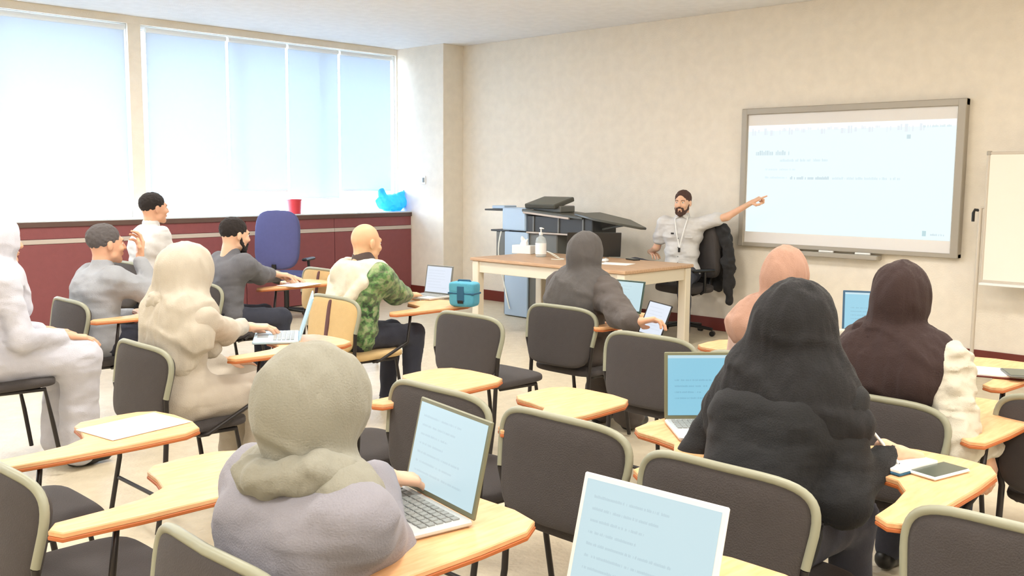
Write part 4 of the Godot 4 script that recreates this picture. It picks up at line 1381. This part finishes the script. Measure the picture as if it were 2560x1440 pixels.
func thing_chair_row() -> int:
	tablet_chair("tablet chair under the white shirted person at the window wall", Vector3(2.82, 0.07, 5.07))
	tablet_chair("tablet chair under the person in the dark grey jacket", Vector3(3.98, 0, 5.05), 0.0, "black", on_level(745, 712, 0.715) - Vector3(3.98, 0, 5.05))
	tablet_chair("tablet chair under the person in the grey jumper", Vector3(4.30, 0, 6.08))
	tablet_chair("tablet chair under the person in the white headscarf", on_level(-40, 545, 1.33) * Vector3(1, 0, 1) + Vector3(0, 0.06, -0.02), 0.0, "black", Vector3(), false)
	tablet_chair("tablet chair under the person in the cream headscarf", Vector3(6.06, 0, 6.45), 0.0, "black", on_level(738, 866, 0.72) - Vector3(6.06, 0, 6.45))
	tablet_chair("tan padded tablet chair with a brown strip under the bald person", Vector3(5.23, 0, 4.84), 0.0, "tan", on_level(1075, 768, 0.70) - Vector3(5.23, 0, 4.84))
	tablet_chair("tan padded tablet chair standing empty between the bald person and the dark jacket", on_level(775, 690, 0.75) * Vector3(1, 0, 1) + Vector3(0.05, 0, -0.25), 0.0, "tan", Vector3(0.19, 0.70, -0.30), false)
	tablet_chair("empty black tablet chair between the bald person and the charcoal robe", Vector3(6.37, 0, 4.76), 0.0, "black", Vector3(), false)
	tablet_chair("tablet chair under the person in the long charcoal robe", Vector3(6.51, 0, 4.15), 0.0, "black", Vector3(0.14, 0.70, -0.24))
	tablet_chair("empty black tablet chair between the charcoal robe and the dusty pink headscarf", Vector3(7.48, 0, 4.62))
	tablet_chair("tablet chair under the person in the dusty pink headscarf", Vector3(8.11, 0, 4.72), 0.0, "black", under(on_level(2185, 838, 0.719), 28.0, Vector3(8.11, 0, 4.72)))
	tablet_chair("tablet chair under the person in the dark brown headscarf", Vector3(8.78, 0, 5.12))
	tablet_chair("black tablet chair in front of the dark brown headscarf holding an open notebook", Vector3(8.55, 0, 4.20))
	tablet_chair("empty black tablet chair beyond the person with fluffy white sleeves", Vector3(9.32, 0, 4.70))
	# the row behind
	tablet_chair("empty black tablet chair beside the cream headscarf with a bare tablet", Vector3(7.03, 0, 6.17))
	tablet_chair("empty black tablet chair behind the silver laptop with a bare tablet", Vector3(7.63, 0, 6.10))
	tablet_chair("empty black tablet chair holding the olive laptop on its tablet", Vector3(8.22, 0, 6.10), 0.0, "black", Vector3(0.22, 0.70, -0.19))
	tablet_chair("tablet chair under the person writing in black", Vector3(8.85, 0, 6.18), 0.0, "black", Vector3(0.27, 0.72, -0.34))
	tablet_chair("empty black tablet chair beside the person writing in black", Vector3(9.56, 0, 6.10))
	tablet_chair("empty black tablet chair with a sheet of paper on its tablet", Vector3(6.88, 0, 7.45))
	tablet_chair("empty black tablet chair with a bare tablet beside the olive grey headscarf", Vector3(7.52, 0, 7.50))
	tablet_chair("tablet chair under the person in the olive grey headscarf", Vector3(8.43, 0, 7.40), 0.0, "black", on_level(1060, 1335, 0.70) - Vector3(8.43, 0, 7.40))
	tablet_chair("tablet chair holding the white edged laptop", Vector3(9.02, 0, 7.35), 0.0, "black", Vector3(0.12, 0.70, -0.42))
	return 0

# where a writing tablet must stand, seen from its chair, to carry a laptop with this hinge
func under(hinge: Vector3, turn: float, chair: Vector3) -> Vector3:
	var c := hinge + Basis(Vector3.UP, deg_to_rad(turn)) * Vector3(0, 0, 0.11)
	return Vector3(c.x - chair.x, hinge.y - 0.019, c.z - chair.z)

func lanyard(pr: Node3D) -> void:
	# band round the neck with a badge, in the sitter's frame
	var n := Vector3(0, 1.435 - 0.122 - 0.145, 0.03)
	var pts := [n + Vector3(-0.055, 0.03, -0.02), n + Vector3(-0.06, -0.02, -0.085), n + Vector3(-0.035, -0.14, -0.125), n + Vector3(0, -0.29, -0.125)]
	var q := [n + Vector3(0.055, 0.03, -0.02), n + Vector3(0.06, -0.02, -0.085), n + Vector3(0.035, -0.14, -0.125), n + Vector3(0, -0.29, -0.125)]
	part("lanyard", Shape.new().tube(pts, 0.006, 6).tube(q, 0.006, 6), M.white_plastic, pr)
	for y in [-0.20, -0.29, -0.38, -0.44]:
		part("button", Shape.new().pad(n + Vector3(0.012, y, -0.135), Vector3(0.014, 0.014, 0.008), 1, 1, Basis(), 0, 4, 8), M.grey_plastic, pr)
	for s in [-1.0, 1.0]:
		part("collar", Shape.new().box(n + Vector3(s * 0.042, 0.012, -0.068), Vector3(0.06, 0.035, 0.012), 0.004, Basis(Vector3.UP, s * -0.6) * Basis(Vector3.FORWARD, s * 0.5)), M.white_shirt, pr)
	part("badge_clip", Shape.new().box(n + Vector3(0, -0.315, -0.138), Vector3(0.022, 0.045, 0.012), 0.003), M.black_plastic, pr)
	part("pocket_flap", Shape.new().box(n + Vector3(-0.085, -0.19, -0.113), Vector3(0.085, 0.012, 0.010), 0.002), M.white_shirt, pr)
	part("pocket_pen", Shape.new().box(n + Vector3(0.075, -0.155, -0.118), Vector3(0.030, 0.016, 0.010), 0.002), M.black_plastic, pr)

func jacket(at: Vector3, turn: float) -> void:
	var o := thing("hanging_jacket", "black jacket draped over the presenter's swivel chair", "jacket", at, turn)
	var b := Body.new()
	b.cap(Vector3(-0.22, 1.06, 0.27), Vector3(0.22, 1.06, 0.27), 0.055, 0.055, 0.04)
	b.cap(Vector3(-0.20, 1.0, 0.35), Vector3(-0.20, 0.50, 0.40), 0.05, 0.06, 0.06).cap(Vector3(0.20, 1.0, 0.35), Vector3(0.20, 0.50, 0.40), 0.05, 0.06, 0.06)
	b.cap(Vector3(0, 1.0, 0.36), Vector3(0, 0.48, 0.41), 0.05, 0.055, 0.08)
	b.chain([Vector3(-0.25, 1.02, 0.27), Vector3(-0.31, 0.75, 0.30), Vector3(-0.30, 0.36, 0.33)], [0.055, 0.055, 0.045], 0.04)
	b.chain([Vector3(0.25, 1.02, 0.27), Vector3(0.31, 0.75, 0.30), Vector3(0.30, 0.42, 0.33)], [0.055, 0.055, 0.045], 0.04)
	b.folds = fold_noise(55, 7.0)
	b.fold_size = 0.03
	part("cloth", b.build(0.014), cloth(Color(0.15, 0.145, 0.15)), o)

func hood(e: Node3D) -> void:
	var n := Vector3(0, 1.25 - 0.122 - 0.145, -sin(0.16) * 0.62 + 0.02)
	var b := Body.new()
	var ring := []
	var rad := []
	for i in 17:
		var a := TAU * i / 16.0
		ring.append(n + Vector3(sin(a) * 0.125, 0.0 - 0.03 * cos(a) - 0.05 * maxf(0.0, -cos(a)), cos(a) * 0.115 + 0.01))
		rad.append(0.042 + 0.02 * maxf(0.0, cos(a)))
	b.chain(ring, rad, 0.03)
	b.ell(n + Vector3(0, -0.13, 0.13), Vector3(0.135, 0.12, 0.06), 0.05)
	b.chain([n + Vector3(-0.14, 0.01, 0.02), n + Vector3(-0.155, -0.09, 0.12), n + Vector3(-0.09, -0.20, 0.19), n + Vector3(0, -0.235, 0.205), n + Vector3(0.09, -0.20, 0.19), n + Vector3(0.155, -0.09, 0.12), n + Vector3(0.14, 0.01, 0.02)], [0.04, 0.038, 0.036, 0.036, 0.036, 0.038, 0.04], 0.02)
	b.cut_ell(n + Vector3(0, -0.05, 0.225), Vector3(0.085, 0.11, 0.045), 0.03)
	b.cap(n + Vector3(-0.06, -0.06, 0.12), n + Vector3(0.06, -0.06, 0.12), 0.06, 0.06, 0.05)
	b.folds = fold_noise(61, 10.0)
	b.fold_size = 0.010
	part("hood", b.build(0.011), cloth(Color(0.87, 0.84, 0.76)), e, "cream lined hood")
	part("collar", Body.new().cap(n + Vector3(0, -0.02, -0.01), n + Vector3(0, 0.045, 0.0), 0.082, 0.074, 0.02).build(0.011), cloth(Color(0.32, 0.27, 0.26)), e, "dark brown collar")

func build_handhelds() -> void:
	var pale := glow(Color.WHITE, 0.92, screen_picture(256, 160, Color(0.92, 0.95, 1.0), Color(0.5, 0.55, 0.6), 2, "page"))
	var cyan := glow(Color.WHITE, 0.90, screen_picture(512, 320, Color(0.83, 0.93, 0.96), Color(0.4, 0.5, 0.55), 3, "page"))
	var blue := glow(Color.WHITE, 0.90, screen_picture(512, 320, Color(0.60, 0.84, 0.93), Color(0.25, 0.40, 0.5), 6, "window"))
	laptop("silver laptop with a white page open before the bald person", on_level(1092, 741, 0.719), deg_to_rad(6), 100.0, 0.25, 0.205, M.laptop_silver, pale, M.lectern_grey)
	laptop("pale blue laptop in front of the cream headscarf", on_level(748, 846, 0.739), deg_to_rad(-34), 108.0, 0.32, 0.22, mat(Color(0.75, 0.86, 0.93), 0.35), cyan, mat(Color(0.70, 0.84, 0.92), 0.35))
	laptop("laptop with a dark green edge on the tablet in front of the charcoal robe", Vector3(6.58, 0.719, 3.83), deg_to_rad(4), 104.0, 0.25, 0.20, M.laptop_olive, cyan, mat(Color(0.25, 0.33, 0.30), 0.4))
	laptop("laptop with a plain blue screen beside the dark brown headscarf", on_level(2185, 838, 0.719), deg_to_rad(28), 104.0, 0.33, 0.225, M.lectern_dark, blue, mat(Color(0.12, 0.30, 0.42), 0.4))
	laptop("olive edged laptop with a blue window on its screen beside the person writing", on_level(1757, 1058, 0.719), deg_to_rad(47), 97.0, 0.265, 0.23, M.laptop_silver, blue, M.laptop_olive)
	laptop("silver laptop with a tall pale screen used by the olive grey headscarf", on_level(1092, 1268, 0.719), deg_to_rad(-10), 103.0, 0.335, 0.24, M.laptop_silver, cyan, M.laptop_olive)
	laptop("white edged laptop with a pale cyan screen at the end of the last row", on_level(1578, 1548, 0.719), deg_to_rad(3), 106.0, 0.325, 0.235, M.laptop_white, cyan, M.laptop_white)
	# tablet computer held up by the person in the robe
	var a := on_level(1638, 798, 0.80)
	var t := thing("tablet_computer", "white tablet computer held up by the person in the charcoal robe", "tablet computer", a, deg_to_rad(22))
	t.rotation.x = deg_to_rad(-28)
	t.rotation.z = deg_to_rad(-12)
	part("case", Shape.new().box(Vector3(0, 0, -0.005), Vector3(0.135, 0.195, 0.012), 0.005), M.black_plastic, t)
	var s := Shape.new()
	s.quad(Vector3(-0.06, -0.09, 0.0018), Vector3(0.06, -0.09, 0.0018), Vector3(0.06, 0.09, 0.0018), Vector3(-0.06, 0.09, 0.0018), Vector3(0, 0, 1))
	part("screen", s, pale, t)
	# writing person's notebook, pen and phone
	var nb := thing("notebook", "open white notebook under the pen of the person in black", "notebook", on_level(2250, 1165, 0.739), deg_to_rad(-12))
	part("cover", Shape.new().box(Vector3(0, 0.004, 0), Vector3(0.125, 0.007, 0.185), 0.002), M.teal_dark, nb)
	part("pages", Shape.new().box(Vector3(0, 0.012, 0), Vector3(0.12, 0.010, 0.18), 0.002), M.paper, nb)
	var ph := thing("phone", "grey green phone in a pale case lying beside the white notebook", "phone", on_level(2348, 1182, 0.739), deg_to_rad(-14))
	part("case", Shape.new().box(Vector3(0, 0.005, 0), Vector3(0.085, 0.010, 0.16), 0.004), M.white_plastic, ph)
	part("glass", Shape.new().box(Vector3(0, 0.0105, 0), Vector3(0.076, 0.001, 0.15), 0.0004), M.phone, ph)
	var pn := on_level(2246, 1158, 0.757)
	var pt := on_z(2186, 1084, pn.z + 0.03) - pn
	var pe := thing("pen", "thin pale pen held over the white notebook", "pen", pn)
	part("barrel", Shape.new().tube([Vector3(0, 0, 0), pt.normalized() * 0.13], 0.0045, 8), M.white_plastic, pe)
	part("tip", Shape.new().tube([Vector3(0, 0, 0), pt.normalized() * -0.012], 0.004, 8, 0.001), M.black_plastic, pe)
	# notebook and dark folder on the chair before the brown headscarf
	var p2 := on_level(2500, 938, 0.719)
	var n2 := thing("notebook", "open white notebook on the tablet in front of the fluffy white sleeves", "notebook", p2, deg_to_rad(20))
	part("cover", Shape.new().box(Vector3(0, 0.004, 0), Vector3(0.24, 0.007, 0.18), 0.002), M.maroon_trim, n2)
	part("pages", Shape.new().box(Vector3(0, 0.012, 0), Vector3(0.23, 0.010, 0.175), 0.002), M.paper, n2)
	var ph3 := thing("tablet_computer", "dark grey tablet computer lying on the white notebook", "tablet computer", p2 + Vector3(0.075, 0.017, 0.02), deg_to_rad(30))
	part("case", Shape.new().box(Vector3(0, 0.005, 0), Vector3(0.10, 0.009, 0.17), 0.003), M.lectern_grey, ph3)
	part("screen", Shape.new().box(Vector3(0, 0.0105, 0), Vector3(0.09, 0.001, 0.155), 0.0004), M.phone, ph3)
	# lunch bag
	var lb := thing("lunch_bag", "small teal lunch bag with dark straps beside the silver laptop", "bag", on_level(1161, 766, 0.719), deg_to_rad(20))
	part("body", Shape.new().pad(Vector3(0, 0.078, 0), Vector3(0.185, 0.156, 0.11), 0.35, 0.35), M.teal, lb)
	part("lid", Shape.new().pad(Vector3(0, 0.125, 0), Vector3(0.19, 0.075, 0.116), 0.4, 0.4), M.teal, lb)
	part("band", Shape.new().box(Vector3(0, 0.088, 0), Vector3(0.188, 0.012, 0.113), 0.003), M.teal_dark, lb)
	part("strap", Shape.new().box(Vector3(0, 0.085, 0.057), Vector3(0.05, 0.10, 0.006), 0.002), M.teal_dark, lb)
	part("buckle", Shape.new().box(Vector3(0, 0.035, 0.058), Vector3(0.04, 0.02, 0.008), 0.002), M.black_plastic, lb)
	part("handle", Shape.new().tube([Vector3(-0.05, 0.155, 0), Vector3(-0.04, 0.17, 0), Vector3(0.04, 0.17, 0), Vector3(0.05, 0.155, 0)], 0.006, 6), M.teal_dark, lb)
	# loose sheets
	var s1 := thing("paper_sheet", "white sheet of paper on a bare wooden tablet of an empty chair", "paper", Vector3(7.08, 0.719, 7.13), 0.15)
	part("sheet", Shape.new().box(Vector3(0, 0.0015, 0), Vector3(0.21, 0.002, 0.29), 0.0005), M.paper, s1)
	var s2 := thing("paper_sheet", "white sheet of paper under the hands of the dark grey jacket", "paper", on_level(748, 712, 0.735), 0.3)
	part("sheet", Shape.new().box(Vector3(0, 0.0015, 0), Vector3(0.20, 0.002, 0.28), 0.0005), M.paper, s2)
	office_chair("tall navy swivel office chair by the maroon panelling", Vector3(1.15, 0, 2.74), 0.6, M.navy, 1.19)

func _ready() -> void:
	aim_camera()
	var cam := Camera3D.new()
	cam.name = "camera"
	cam.fov = rad_to_deg(2.0 * atan(720.0 / FOCAL))
	cam.transform = Transform3D(Basis(cam_right, -cam_down, -cam_fwd), EYE)
	cam.near = 0.02
	cam.far = 200.0
	add_child(cam)
	cam.current = true
	var env := Environment.new()
	env.background_mode = Environment.BG_SKY
	var sky := Sky.new()
	var sm := ProceduralSkyMaterial.new()
	sm.sky_top_color = Color(0.78, 0.88, 0.98)
	sm.sky_horizon_color = Color(0.88, 0.94, 1.0)
	sm.ground_horizon_color = Color(0.88, 0.92, 0.96)
	sm.ground_bottom_color = Color(0.62, 0.64, 0.66)
	sm.sky_energy_multiplier = 5.0
	sm.ground_energy_multiplier = 3.6
	sky.sky_material = sm
	env.sky = sky
	env.ambient_light_source = Environment.AMBIENT_SOURCE_DISABLED
	env.tonemap_mode = Environment.TONE_MAPPER_LINEAR
	env.tonemap_exposure = 1.0
	env.sdfgi_enabled = true
	env.ssao_enabled = true
	env.ssil_enabled = true
	var we := WorldEnvironment.new()
	we.name = "world"
	we.environment = env
	add_child(we)
	make_materials()
	build_lamps()
	build_room()
	build_boards()
	build_desk()
	build_lectern()
	build_desk_things()
	build_sill_things()
	make_heads()
	build_class()
	build_handhelds()
